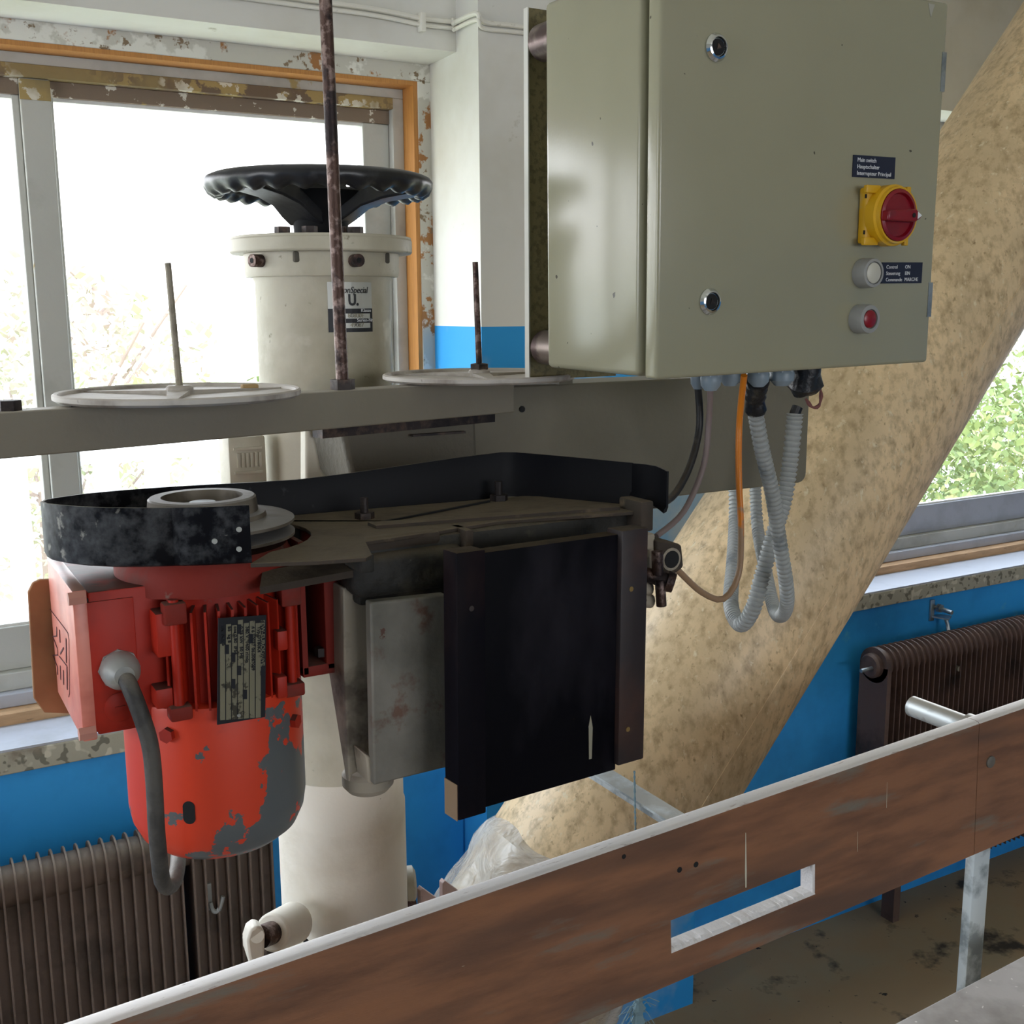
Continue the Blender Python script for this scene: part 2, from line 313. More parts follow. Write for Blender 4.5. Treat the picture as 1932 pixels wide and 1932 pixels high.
# ---- windows
def window(n, x0, x1, mull, right_detail):
    r = thing('window_%d' % n, None, None, ((x0+x1)/2, 2.1, SB), kind='structure')
    b = B().box((x0, 2.06, ST), (x1, 2.125, .905)).build('bottom_board', sillwood, r)
    B().box((x0, 2.095, .905), (x1, 2.16, .93)).build('lower_ledge', sillwhite, r, bevel=.002)
    # painted outer frame, bare inner lining
    B().box((x0, 2.065, 2.034), (x1, 2.13, 2.067)).box((x1-.041, 2.065, .905), (x1, 2.13, 2.034)).box((x0, 2.065, .905), (x0+.041, 2.13, 2.034)).build('outer_frame', peel, r, bevel=.0015)
    B().box((x0+.041, 2.067, 2.026), (x1-.041, 2.13, 2.034)).box((x1-.05, 2.067, .93), (x1-.041, 2.13, 2.026)).box((x0+.041, 2.067, .93), (x0+.05, 2.13, 2.026)).build('bare_lining', barewood, r)
    # fixed inner frame
    B().box((x0+.05, 2.115, 2.008), (x1-.05, 2.18, 2.026)).box((x1-.073, 2.115, .96), (x1-.05, 2.18, 2.008)).build('fixed_frame', paleblue, r, bevel=.001)
    B().box((x0+.05, 2.112, 1.987), (x1-.073, 2.18, 2.008)).build('head_rail', ochre, r, bevel=.001)
    B().box((x0+.05, 2.115, .93), (x1-.05, 2.18, .962)).build('bottom_frame', paleblue, r, bevel=.0015)
    xs = [x0+.073]+mull+[x1-.073]
    for m in mull:
        B().box((m-.024, 2.122, .962), (m+.024, 2.18, 1.987)).build('mullion', paleblue, r, bevel=.002)
        B().box((m-.0245, 2.120, 1.952), (m+.0245, 2.124, 1.985)).build('putty_patch', ochre, r)
    for k in range(len(xs)-1):
        a, c = xs[k]+(.024 if k else 0), xs[k+1]-(.024 if k < len(xs)-2 else 0)
        s = B().box((a, 2.135, .962), (c, 2.17, 1.042)).box((a, 2.135, 1.042), (a+.006, 2.17, 1.961)).box((c-.056 if k == len(xs)-2 else c-.012, 2.135, 1.042), (c, 2.17, 1.961)).build('sash', sillwhite if n == 2 else paleblue, r, bevel=.002)
        B().box((a, 2.132, 1.961), (c, 2.17, 1.987)).build('top_rail', brownp, s, bevel=.001)
        B().box((a+.006, 2.152, 1.042), (c-.012, 2.156, 1.961)).build('pane', glassm, s)
        B().box((a+.006, 2.14, 1.955), (c-.012, 2.152, 1.961)).box((a+.006, 2.14, 1.042), (c-.012, 2.152, 1.047)).build('glazing_bead', mat('bead_paint', 'dcdcd8', .5), s)
    return r
window(1, -2.3, 1.017, [-1.4, -.55, .2895], True)
window(2, 1.535, 4.09, [3.45], False)
for n, (x0, x1) in enumerate(((-2.3, 1.0), (1.535, 4.09))):
    r = thing('trim_%d' % (n+1), None, None, ((x0+x1)/2, 2.0, SB), kind='structure')
    B().box((x0, 1.938, SB), (x1, 2.12, ST-.004)).build('terrazzo_sill', terrazzo, r, bevel=.002)
    B().box((x0, 1.94, ST-.004), (x1, 2.06, ST)).build('sill_paint', sillwhite, r)
# peeled strip down the reveal, and the painted cable run over the lintel
r = thing('trim_3', None, None, (.9, 1.93, 2.1), kind='structure')
pth = [oY(x, y, 1.932) for x, y in ((380, -28), (560, -3), (700, 16), (790, 34))]+[oY(800, 36, 1.934), oY(862, 42, 1.934), Vector((.985, 1.932, 2.118))]
B().tube(pth, .0045, 8).build('painted_cable', plainw, r)
B().tube([p+Vector((0, -.001, -.011)) for p in pth], .0035, 8).build('painted_cable', plainw, r)
p = oY(797, 38, 1.93); B().box(p+Vector((-.006, -.008, -.02)), p+Vector((.004, .01, .012)), .002).build('cable_clip', plainw, r)
q = [(.986, 1.93, 2.112), (.985, 1.84, 2.11), oY(915, 42, 1.838), oY(1000, 52, 1.838), oY(1300, 92, 1.838)]
B().tube(q, .0045, 8).build('painted_cable', plainw, r); B().tube([Vector(p)+Vector((0, -.001, -.011)) for p in q], .0035, 8).build('painted_cable', plainw, r)
# blue dado below the sills (a painted plaster skin of its own)
tag(B().box((-2.6, 1.951, 0), (.992, 1.956, SB)).build('trim_4', bluew, loc=(0, 0, 0), smooth=0), kind='structure')
tag(B().box((1.532, 1.951, 0), (5.2, 1.956, SB)).build('trim_5', bluew, loc=(0, 0, 0), smooth=0), kind='structure')
# ================================================================== radiators
def radiator(x0, n, label, m, gapat=(), endcap=False, ztop=.722):
    t = thing('column_radiator', label, 'radiator', (x0+n*.01, 1.875, .12), group=None)
    pit = .0199; zb = .13; yc = 1.872; zc = ztop-.045
    for i in range(n):
        x = x0+i*pit; P = []
        for k in range(9): a = PI*k/8; P.append((x-.0015, yc+.045*math.cos(a), zc+.045*math.sin(a)))
        P += [(x-.0015, yc-.045, zb), (x-.0015, yc+.045, zb)]
        B().prism(P, (.003, 0, 0)).build('fin', m, t)
    for i in range(n-1):
        if i in gapat: continue
        x = x0+i*pit; B().box((x+.0015, yc-.027, zb+.03), (x+pit-.0015, yc+.03, zc-.02)).build('column', m, t)
    e = x0+(n-1)*pit
    B().cyl((x0-.004, yc, zc), (e+.004, yc, zc), .035).build('header', m, t)
    B().cyl((x0-.004, yc, zb+.03), (e+.004, yc, zb+.03), .03).build('header', m, t)
    for f in (x0+.1, e-.1): B().box((f-.012, yc-.02, 0), (f+.012, yc+.02, zb+.04)).build('foot', m, t)
    if endcap:
        B().box((x0-.012, yc-.045, zb), (x0-.0015, yc+.045, zc)).cyl((x0-.012, yc, zc), (x0-.0015, yc, zc), .045, seg=32).build('end_section', m, t)
        c = B().lathe([(.031, 0), (.031, -.012), (.026, -.018)], (x0-.012, yc, zc), (1, 0, 0)).build('end_cap', m, t)
        B().cyl((x0-.028, yc-.01, zc-.002), (x0-.07, yc-.012, zc-.002), .005, seg=8).build('air_valve', steel, c)
    return t
rl = radiator(-.27, 42, 'brown finned radiator on the blue wall at left behind the red motor', radm, gapat=(33,))
B().box((.43, 1.84, .56), (.438, 1.85, .61)).tube([(.434, 1.838, .575), (.437, 1.832, .562), (.446, 1.83, .562), (.455, 1.83, .585)], .004, 8).build('hook', glandg, rl)
rr = radiator(2.118, 62, 'dark rusty finned radiator under the right window behind the plank', radm2, endcap=True, ztop=.765)
p = oY(1810, 1262, 1.83); B().cyl(p, p+Vector((0, .04, 0)), .007, seg=10).build('tie_bolt', greyrod, rr)
t = thing('radiator_bracket', 'small grey bolt and bracket on blue wall above right radiator', 'bracket', (2.43, 1.93, .76))
p = oY(1757, 1150, 1.95)
B().box(p+Vector((-.008, -.006, -.03)), p+Vector((.006, .0, .028)), .001).build('wall_plate', steel, t)
B().prism([p+Vector(v) for v in ((-.004, -.002, -.02), (.03, -.004, -.02), (.045, -.03, -.02), (.01, -.05, -.02))], (0, 0, .004)).build('hook_plate', steel, t)
B().cyl(p+Vector((.012, .0, .006)), p+Vector((.014, -.055, .002)), .006, seg=12).hexnut(p+Vector((.012, -.012, .006)), .012, .01, (0, -1, 0)).build('bolt', steel, t)
B().tube([p+Vector(v) for v in ((.022, -.03, -.02), (.026, -.035, -.04), (.024, -.04, -.06), (.014, -.04, -.085))], .005, 8).build('hook_rod', steel, t)
# ================================================================== duct
A0 = oY(1116, 1600, 1.5); A1 = oY(1953, 265, 1.5); ax = (A1-A0).normalized()
bot = A0-ax*((A0.z-.10)/ax.z); top = A1+ax*((2.93-A1.z)/ax.z)
dt = thing('ventilation_duct', 'large cream mottled diagonal duct passing behind the electrical cabinet', 'duct', bot)
B().cyl(bot, top, .169, seg=96).build('duct_tube', ductm, dt)
B().tube([bot+ax*.3+Vector((.0, -.169, 0)), top+Vector((.0, -.169, 0))], .001, 6).build('seam', ductm, dt)
side = ax.cross(Vector((0, 1, 0))).normalized()
# plastic sleeve wrapped on its lower end
b = B(); s0 = (oY(1000, 1588, 1.5)-bot).dot(ax); seg = 84; NR = 46; rings = []
a_ = ax.orthogonal().normalized(); e_ = ax.cross(a_)
for k in range(NR):
    h = s0*(k/(NR-1)); ring = []
    for i in range(seg):
        th = 2*PI*i/seg; dr = a_*math.cos(th)+e_*math.sin(th); P = bot+ax*h+dr*.17
        wv = noise.noise(P*9)*.5+noise.noise(P*23)*.35+abs(noise.noise(P*15+Vector((3, 1, 2))))*.8
        rad = .1735+.016*max(0, wv+.35)
        if k == NR-1: rad = .170+.004*noise.noise(P*30)
        hh = h+(.014*noise.noise(P*14) if k == NR-1 else 0)
        ring.append(b.bm.verts.new(bot+ax*hh+dr*rad))
    rings.append(ring)
for k in range(NR-1):
    for i in range(seg): b.bm.faces.new((rings[k][i], rings[k][(i+1) % seg], rings[k+1][(i+1) % seg], rings[k+1][i]))
sl_ = b.build('plastic_sleeve', filmm, dt, smooth=25); tag(sl_, 'crumpled clear plastic film')
# ================================================================== column
CX, CY = .521, 1.40
zof = lambda y, Y=CY: oY(610, y, Y).z
t = thing('machine_column', 'cream cast machine column with black handwheel on top standing before the window', 'column', (CX, CY, 0))
z1, z2, z3, z4 = oY(610, 520, 1.315).z, oY(610, 515, 1.31).z, oY(608, 472, 1.29).z, oY(608, 438, 1.29).z
zs = oY(640, 1570, 1.313).z
B().lathe([(.0888, .02), (.0888, zs), (.0868, zs+.003), (.0868, zs+.06)], (CX, CY, 0), seg=64).build('lower_tube', collow, t)
B().lathe([(.0862, zs+.06), (.0862, z1-.006), (.0885, z1-.002), (.0885, z1)], (CX, CY, 0), seg=64).build('upper_tube', colp, t)
B().lathe([(.0965, z1), (.098, z1+.004), (.0985, z3)], (CX, CY, 0), seg=64).build('collar', colp, t)
B().lathe([(.1135, z3), (.1155, z3+.002), (.1155, z4-.004), (.1145, z4-.003), (.1145, z4)], (CX, CY, 0), seg=72).build('top_flange', colp, t, bevel=.0008)
B().lathe([(.17, 0), (.17, .012), (.11, .02), (.0888, .03)], (CX, CY, 0)).build('base_plate', collow, t)
for px, py in ((468, 433), (553, 426), (740, 432), (640, 440)):
    v = oZ(px, py, z4); d = Vector((v.x-CX, v.y-CY, 0)); d = d.normalized()*.099; 
    B().hexnut((CX+d.x, CY+d.y, z4), .0095, .008).build('flange_bolt', darkmetal, t)
for px, py in ((480, 493), (668, 492)):
    v = ray(px, py); # point on collar surface
    for k in range(400):
        P = CP+v*(1.1+k*.001)
        if math.hypot(P.x-CX, P.y-CY) < .0985: break
    n = Vector((P.x-CX, P.y-CY, 0)).normalized()
    if px < 500: P = Vector((CX, CY, P.z))+Vector((-.93, -.36, 0)).normalized()*.0985; n = Vector((-.93, -.36, 0)).normalized()
    s = B().cyl(P-n*.003, P+n*.014, .0078, seg=20).build('side_screw', rustrod, t)
    B().hexnut(P+n*.0138, .0036, .0006, n).build('socket', gapm, s)
for px in (553, 741):
    P = oY(px, 480, 1.31); d = Vector((P.x-CX, P.y-CY, 0)).normalized()*.0975
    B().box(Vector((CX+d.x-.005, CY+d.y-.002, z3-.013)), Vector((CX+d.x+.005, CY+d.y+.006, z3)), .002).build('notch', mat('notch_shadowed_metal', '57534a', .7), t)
# handwheel on the spindle
hz = oY(604, 352, 1.40).z
def scal(k, th, r, h):
    if k in (1, 2, 3, 4): 
        q = .5+.5*math.cos(26*th); return r-(.0025*q if k == 4 else 0), h+.0055*q*(1 if k in (2, 3) else .6)
    return r, h
hw = B().lathe([(.117, .004), (.117, -.009), (.122, -.0145), (.131, -.0165), (.1395, -.011), (.1435, -.003), (.1440, .004), (.141, .0085), (.134, .0115), (.124, .0105), (.117, .004)], (CX, CY, hz), seg=224, fn=scal).build('handwheel_rim', wheelb, t, smooth=60)
for a in (205, 325, 85):
    a = math.radians(a); d = Vector((math.cos(a), math.sin(a), 0)); s = Vector((-d.y, d.x, 0)); c = Vector((CX, CY, hz))
    b = B(); sec = [(.024, .030, .026, -.050, -.004), (.040, .029, .024, -.040, -.003), (.058, .026, .020, -.027, -.001), (.085, .024, .017, -.018, .002), (.127, .026, .015, -.0115, .005)]
    vs = [[b.bm.verts.new(c+d*r+s*w0+Vector((0, 0, zl))), b.bm.verts.new(c+d*r-s*w0+Vector((0, 0, zl))), b.bm.verts.new(c+d*r-s*w1+Vector((0, 0, zh))), b.bm.verts.new(c+d*r+s*w1+Vector((0, 0, zh)))] for r, w0, w1, zl, zh in sec]
    for k in range(4):
        for q in range(4): b.bm.faces.new((vs[k][q], vs[k][(q+1) % 4], vs[k+1][(q+1) % 4], vs[k+1][q]))
    b.bm.faces.new(vs[0]); b.bm.faces.new(vs[-1]); b.build('spoke', wheelb, hw, bevel=.003)
B().lathe([(.034, z4+.001-hz), (.035, -.045), (.039, -.032), (.052, -.018), (.060, -.008), (.034, .0), (.031, .013), (.024, .0185)], (CX, CY, hz), seg=48).build('hub', mat('matte_black_hub', '101114', .75, spec=.2), hw)
B().cyl((CX, CY, z4-.002), (CX, CY, hz+.006), .012).build('spindle', steel, t)
# name plate curved on the column
b = B(); pl = []; R_ = .0872
a0 = math.atan2(oY(618, 560, 1.318).y-CY, oY(618, 560, 1.318).x-CX)
def onc(px, py, rad):
    v = ray(px, py); P = CP+v*1.2
    for k in range(600):
        P = CP+v*(1.2+k*.0005)
        if math.hypot(P.x-CX, P.y-CY) < rad: return P
    return P
PTL, PTR = onc(617, 532, R_), onc(700, 531, R_); PBL = onc(621, 627, R_)
aL, aR = math.atan2(PTL.y-CY, PTL.x-CX), math.atan2(PTR.y-CY, PTR.x-CX); zt, zb = PTL.z, PBL.z
def patch(name, a, c, za, zb_, rad, m, par):
    b = B(); n = 8; 
    f = lambda an, z, r: Vector((CX+r*math.cos(an), CY+r*math.sin(an), z))
    A = [f(a+(c-a)*i/n, za, rad) for i in range(n+1)]+[f(c-(c-a)*i/n, zb_, rad) for i in range(n+1)]
    vs = lambda z, i, r: f(a+(c-a)*i/n, z, r)
    for i in range(n):
        b.hexa([vs(za, i, rad), vs(za, i+1, rad), vs(za, i+1, rad-.0012), vs(za, i, rad-.0012)], [vs(zb_, i, rad), vs(zb_, i+1, rad), vs(zb_, i+1, rad-.0012), vs(zb_, i, rad-.0012)])
    return b.build(name, m, par)
plt = patch('name_plate', aL, aR, zt, zb, R_, silverp, t); hgt = zt-zb
fa = lambda u: aL+(aR-aL)*u
patch('dark_field', fa(.0), fa(1), zb, zb+hgt*.47, R_+.0003, inkm, plt)
patch('blank_field', fa(.1), fa(.93), zb+hgt*.27, zb+hgt*.37, R_+.0006, silverp, plt); patch('blank_field', fa(.1), fa(.93), zb+hgt*.08, zb+hgt*.18, R_+.0006, silverp, plt)
def ctext(body, size, u, z, m, par, bold=0, shear=0, xs=1.):
    c = bpy.data.curves.new('txt', 'FONT'); c.body = body; c.size = size; c.extrude = .0003; c.offset = bold; c.shear = shear; c.resolution_u = 3
    o = bpy.data.objects.new('txt', c); COL.objects.link(o); me = bpy.data.meshes.new_from_object(o.evaluated_get(bpy.context.evaluated_depsgraph_get())); bpy.data.objects.remove(o)
    a = fa(u)
    for v in me.vertices:
        an = a+v.co.x*xs/R_; rr = R_+.0009+v.co.z
        v.co = WM[par.name].inverted() @ Vector((CX+rr*math.cos(an), CY+rr*math.sin(an), z+v.co.y))
    q = bpy.data.objects.new('lettering', me); COL.objects.link(q); me.materials.clear(); me.materials.append(m); q.parent = par; WM[q.name] = WM[par.name]
ctext('UnionSpecial', .0112, .10, zt-hgt*.22, inkm, plt, .0000, .25, .80)
ctext('U.', .019, .42, zt-hgt*.46, inkm, plt, .0006, 0, .8)
ctext('Klasse', .006, .70, zb+hgt*.40, letterw, plt); ctext('Serien-Nr.', .006, .60, zb+hgt*.205, letterw, plt)
ctext('80800F', .0075, .40, zb+hgt*.29, fieldm, plt); ctext('49087', .0075, .45, zb+hgt*.10, fieldm, plt)
# side housing, crank and knob on the column
p0, p1 = oY(430, 832, 1.36), oY(501, 832, 1.36); pz = oY(430, 990, 1.36).z
sh = B().box((p0.x, 1.36, pz), (p1.x, 1.405, p0.z+.004), .003).build('side_housing', colp, t)
for z in (0.0, -.03, -.045):
    B().box((p0.x+.006, 1.357, p0.z-.012+z), (p1.x-.006, 1.361, p0.z-.009+z)).build('ridge', colp, sh)
for k in range(6): B().box((p0.x+.010+k*.0055, 1.3575, p0.z-.034), (p0.x+.013+k*.0055, 1.361, p0.z-.016)).build('raised_mark', colp, sh)
B().box((p1.x, 1.385, pz), (CX-.07, 1.40, pz+.03)).box((p1.x, 1.385, p0.z-.10), (CX-.07, 1.40, p0.z-.08)).build('housing_strut', colp, t)
b0, b1 = oY(556, 1740, 1.335), oY(513, 1760, 1.295)
cr = B().cyl(b0, b1, .0275, .0245).build('crank_boss', collow, t, bevel=.003)
b2 = oY(492, 1768, 1.28); B().cyl(b1-(b1-b0)*.1, b2, .0145).build('crank_shaft', rustrod, cr)
B().prism([oY(x, y, 1.262) for x, y in ((472, 1756), (485, 1747), (496, 1750), (501, 1764), (500, 1790), (499, 1840), (481, 1840), (470, 1806), (466, 1776))], (0, .022, 0)).build('crank_arm', collow, cr, bevel=.003)
B().prism([oY(x, y, 1.285) for x, y in ((461, 1772), (470, 1757), (482, 1752), (482, 1812), (470, 1806), (462, 1790))], (0, .010, 0)).build('crank_fork', collow, cr, bevel=.002)
B().cyl(oY(485, 1766, 1.2625), oY(485, 1766, 1.261), .0085, seg=20).build('crank_pivot', collow, cr)
P = onc(578, 1776, .0888); B().cyl(P, P+(P-Vector((CX, CY, P.z))).normalized()*.0012, .0042, seg=16).build('oil_hole', gapm, t)
k = oY(768, 1668, 1.41); B().lathe([(.008, -.02), (.010, 0), (.027, .004), (.027, .014), (.02, .018)], k+Vector((-.006, 0, 0)), (.9, -.3, 0)).build('clamp_knob', colp, t)
k = oY(775, 1705, 1.39); B().cyl(k+Vector((-.03, 0, 0)), k+Vector((.006, 0, 0)), .008, seg=14).build('pivot_pin', rustrod, t)
for px, py in ((793, 1682), (835, 1668)):
    k = oY(px, py, 1.40)
    B().prism([k, k+Vector((.004, 0, .004)), k+Vector((.03, 0, -.022)), k+Vector((.03, 0, -.07)), k+Vector((0, 0, -.07))], (0, .012, 0)).build('gusset_lug', pinkm, t, bevel=.001)
B().box((CX+.06, 1.39, k.z-.1), (k.x+.035, 1.42, k.z-.065)).build('lug_arm', collow, t)
# ================================================================== horizontal arm on the column
t = thing('machine_arm', 'grey beige horizontal steel arm running from column under electrical cabinet', 'arm', (.85, 1.25, 1.34))
za, zb_, xr = 1.505, 1.343, 1.196
R0 = .014; P = [(.60, 1.21, zb_)]
for k in range(5): a = -PI/2+PI/2*k/4; P.append((xr-R0+R0*math.cos(a), 1.21, zb_+R0+R0*math.sin(a)))
for k in range(5): a = PI/2*k/4; P.append((xr-R0+R0*math.cos(a), 1.21, za-R0+R0*math.sin(a)))
P.append((.60, 1.21, za))
B().prism(P, (0, .08, 0)).build('arm_box', armp, t, bevel=.002)
B().hexa([(.478, 1.207, 1.395), (.645, 1.207, 1.30), (.645, 1.325, 1.30), (.478, 1.335, 1.395)], [(.458, 1.207, 1.50), (.64, 1.207, 1.50), (.64, 1.32, 1.50), (.458, 1.335, 1.50)]).build('cast_bracket', armc, t, bevel=.006)
g0, g1, g2 = oY(577, 820, 1.235), oY(590, 905, 1.235), oY(620, 905, 1.235)
B().prism([oY(577, 790, 1.18), oY(588, 790, 1.18), oY(606, 885, 1.18), oY(622, 905, 1.18), oY(577, 940, 1.18)], (0, .02, 0)).build('gusset_rib', colp, t, bevel=.003)
B().box((.55, 1.196, 1.452), (.62, 1.203, 1.4545)).build('seam_strip', darkmetal, t)
P = oY(985, 772, 1.209); B().cyl(P, P+Vector((0, -.001, 0)), .004, seg=14).build('screw_hole', gapm, t)
# cabinet mounting strip
p0 = oY(996.5, 14, 1.105); 
ms = B().box((p0.x, 1.105, 1.520), (p0.x+.12, 1.111, p0.z)).build('mounting_strip', olive, t)
B().box((p0.x-.0015, 1.1035, 1.520), (p0.x, 1.1125, p0.z)).build('strip_edge', mat('bright_cut_edge', 'c9c8c0', .5), ms)
B().box((p0.x+.10, 1.111, 1.535), (p0.x+.12, 1.225, 1.545)).box((p0.x+.10, 1.20, 1.505), (p0.x+.12, 1.225, 1.535)).build('strip_foot', armp, ms)
# ================================================================== thread stand: bar, rods, spool discs
L0, L1 = D(0, 777, .966), D(970, 716, 1.37); d = (L1-L0); d.z = 0; d.normalize(); nb = Vector((-d.y, d.x, 0)); L1.z = L0.z = 1.5145
Le = L0-d*.32; t = thing('thread_stand', 'grey square bar carrying spool rods across the machine column', 'stand', (.39, 1.13, 1.473))
hb = .0405
B().hexa([Le, Le+nb*.028, Le+nb*.028-Vector((0, 0, hb)), Le-Vector((0, 0, hb))], [L1, L1+nb*.028, L1+nb*.028-Vector((0, 0, hb)), L1-Vector((0, 0, hb))]).build('square_bar', beamp, t, bevel=.0015)
bp = lambda s, w=.02: L0+d*s+nb*w
def pxs_(px):
    def f(s): v = bp(s, .014)-CP; return 966+FPX*v.dot(CR)/v.dot(CF)
    return min((i*.001 for i in range(-200, 900)), key=lambda s: abs(f(s)-px))
def s_of(px, py):  # distance along the bar below a pixel of its top
    P = oZ(px, py, 1.5145); return (P-L0).dot(d)
s = pxs_(647); P = bp(s, .014); top = P+Vector((-.010, -.004, .75))
rd = B().cyl(P, top, .0068, .0066, seg=18).build('tall_rod', rustrod, t); B().hexnut(P, .0135, .011).build('nut', darkmetal, rd)
B().hexnut(bp(s_of(4, 772), .014), .0105, .009).build('bar_nut', darkmetal, t)
B().hexnut(bp(s_of(8, 772)+.055, .012), .004, .003).build('set_screw', darkmetal, t)
B().hexa([bp(.34, .02)+Vector((0, 0, -hb)), bp(.34, .04)+Vector((0, 0, -hb)), bp(.34, .04)+Vector((0, 0, -hb-.012)), bp(.34, .02)+Vector((0, 0, -hb-.012))], [bp(.6, .02)+Vector((0, 0, -hb)), bp(.6, .034)+Vector((0, 0, -hb)), bp(.6, .034)+Vector((0, 0, -hb-.012)), bp(.6, .02)+Vector((0, 0, -hb-.012))]).build('bar_support', darkmetal, t)
def pxs(px):
    def f(s): v = bp(s, .014)-CP; return 966+FPX*v.dot(CR)/v.dot(CF)
    return min((i*.001 for i in range(-200, 900)), key=lambda s: abs(f(s)-px))
def spool(px, py, r, rodpx, rm, label, toppx, rr):
    s = pxs(px); c = bp(s, .014); c.z = 1.5145
    t = thing('spool_holder', label, 'spool holder', c, group='spool holders on the bar')
    lo = B().lathe([(.02, .0015), (r-.004, .0015), (r, .004), (r, .008), (r-.002, .0095), (r-.005, .0085), (r-.006, .0055), (.02, .0055)], c, seg=96).build('disc', discp, t)
    for a in (12, 132, 252):
        a = math.radians(a); e = Vector((math.cos(a), math.sin(a), 0)); f = Vector((-e.y, e.x, 0)); q = c+Vector((0, 0, .0055))
        B().hexa([q+f*.011, q-f*.011, q-f*.011+Vector((0, 0, .0045)), q+f*.011+Vector((0, 0, .0045))], [q+e*(r-.006)+f*.003, q+e*(r-.006)-f*.003, q+e*(r-.006)-f*.003+Vector((0, 0, .001)), q+e*(r-.006)+f*.003+Vector((0, 0, .001))]).build('raised_rib', discp, lo)
    B().lathe([(.014, .005), (.013, .012), (.0105, .014)], c, seg=24).build('hub', discp, t)
    dep = (c-CP).dot(CF); tp = D(toppx[0], toppx[1], dep-.0)
    tp = Vector((c.x-.004, c.y, tp.z))
    B().cyl(c+Vector((0, 0, .01)), tp, rr, rr*.9, seg=14).build('rod', rm, t)
    return t, c
tl, cl = spool(340, 757, .1165, (343, 735), greyrod, 'left dusty spool disc with pale upright rod on the grey bar', (326, 498), .0034)
tr_, crr = spool(905, 717, .1165, (905, 703), rustrod, 'right dusty spool disc with rusty upright rod by the cabinet', (901, 496), .0038)
B().lathe([(.009, .012), (.012, .014), (.012, .02), (.006, .021)], crr, seg=6).build('nut', darkmetal, tr_)
q = cl+Vector((.066, .012, .0055)); tag(B().box(q, q+Vector((.017, .010, .006)), .002).build('wood_chip', mat('chip', 'b09468', .8)), 'small tan chip lying on the left spool disc', 'chip')
# ================================================================== electrical cabinet
CW, CH, CD = .382, .3755, .1945
CM = RZ(.888) @ RY(-.814) @ RX(.675)
CO = Vector((1.0293, .8621, 1.5381))
t = thing('electrical_cabinet', 'grey beige metal electrical cabinet with red and yellow main switch', 'cabinet', CO, CM)
def cl_(px, py, yl=0):
    Mi = WM[t.name].inverted(); a = Mi @ CP; v = Mi.to_3x3() @ ray(px, py); k = (yl-a.y)/v.y; return a+v*k
B().box((-CW+.001, .0285, .001), (-.001, CD, CH-.001), .006, 3).build('body', cabm, t, local=True, smooth=40)
B().box((-CW+.011, .014, .009), (-.011, .032, CH-.009)).build('door_gasket', gapm, t, local=True)
door = B().box((-CW, 0, 0), (0, .0185, CH), .0035, 3).build('door', cabm, t, local=True, smooth=40)
for px, py in ((1350, 90), (1338, 569)):
    c = cl_(px, py); lk = B().lathe([(.0128, .0), (.0128, .002), (.0105, .005), (.0088, .0055), (.0080, .0035)], (c.x, 0, c.z), (0, -1, 0), 40).build('quarter_turn_lock', chrome, door, local=True)
    B().cyl((c.x, -.0036, c.z), (c.x, -.0042, c.z), .0074, seg=24).build('lock_socket', gapm, lk, local=True)
    B().cyl((c.x, -.0038, c.z), (c.x, -.0052, c.z), .0032, seg=3).build('lock_pin', darkmetal, lk, local=True)
for (pa, pb) in (((1776, 98), (1768, 172)), ((1748, 533), (1743, 598))):
    a, c = cl_(*pa), cl_(*pb); B().box((-.006, -.0008, c.z), (.0006, .012, a.z)).build('hinge_strip', steel, door, local=True)
c = cl_(1757, 8); B().prism([(c.x-.005, -.0006, CH-.004), (c.x+.005, -.0006, CH-.004), (c.x, -.0006, CH-.017)], (0, .0008, 0)).build('paint_chip', mat('pale_chip', '9c9a8e', .6), door, local=True)
F2 = RX(90)
def plate(pa, pb, txt, sz, cols=None):
    a, c = cl_(*pa), cl_(*pb)
    p = B().box((a.x, -.0012, c.z), (c.x, 0, a.z)).build('label_plate', labelb, t, local=True)
    for i, (s, u) in enumerate(txt):
        row = i if cols is None else i % 3
        z = a.z-(a.z-c.z)*(.30+.30*row); text(s, sz, T((a.x+(c.x-a.x)*u, -.0013, z)) @ F2, letterw, p, bold=.0000)
plate((1609, 292), (1686, 338), [('Main switch', .09), ('Hauptschalter', .09), ('Interrupteur Principal', .09)], .0058)
plate((1663, 495), (1737, 534), [('Control', .1), ('Steuerung', .1), ('Commande', .1), ('ON', .56), ('EIN', .56), ('MARCHE', .56)], .0054, 2)
# main switch
a, c = cl_(1604, 352), cl_(1700, 463); mx, mz = (a.x+c.x)/2+.001, (a.z+c.z)/2; hs = (a.z-c.z)/2*.98
sw = B().box((mx-hs, -.012, mz-hs), (mx+hs, 0, mz+hs), .003, 2).build('main_switch', yellow, t, local=True)
kb = B().lathe([(.031, .010), (.031, .022), (.0265, .026), (.0265, .0275), (.0285, .0275), (.029, .024)], (mx+.001, 0, mz), (0, -1, 0), 48)
kb.build('collar_ring', yellow, sw, local=True)
for sx, sz in ((-1, 1), (-1, -1), (1, 1), (1, -1)):
    B().box((mx+sx*.030-.004, -.016, mz+sz*.026-.004), (mx+sx*.018+.004 if sx < 0 else mx+sx*.030+.002, -.011, mz+sz*.026+.004), .001).build('corner_clip', yellow, sw, local=True)
B().box((mx-.024, -.0165, mz-.016), (mx-.014, -.0158, mz-.009)).build('padlock_slot', gapm, sw, local=True)
B().box((mx-.032, -.0125, mz+.017), (mx-.030, -.0115, mz+.021)).box((mx-.032, -.0125, mz-.019), (mx-.030, -.0115, mz-.015)).build('screw_slot', gapm, sw, local=True)
kn = B().lathe([(.026, .0), (.026, .0285), (.0225, .0295), (.021, .0262), (.004, .0262)], (mx+.001, 0, mz), (0, -1, 0), 48).build('rotary_knob', redk, t, local=True)
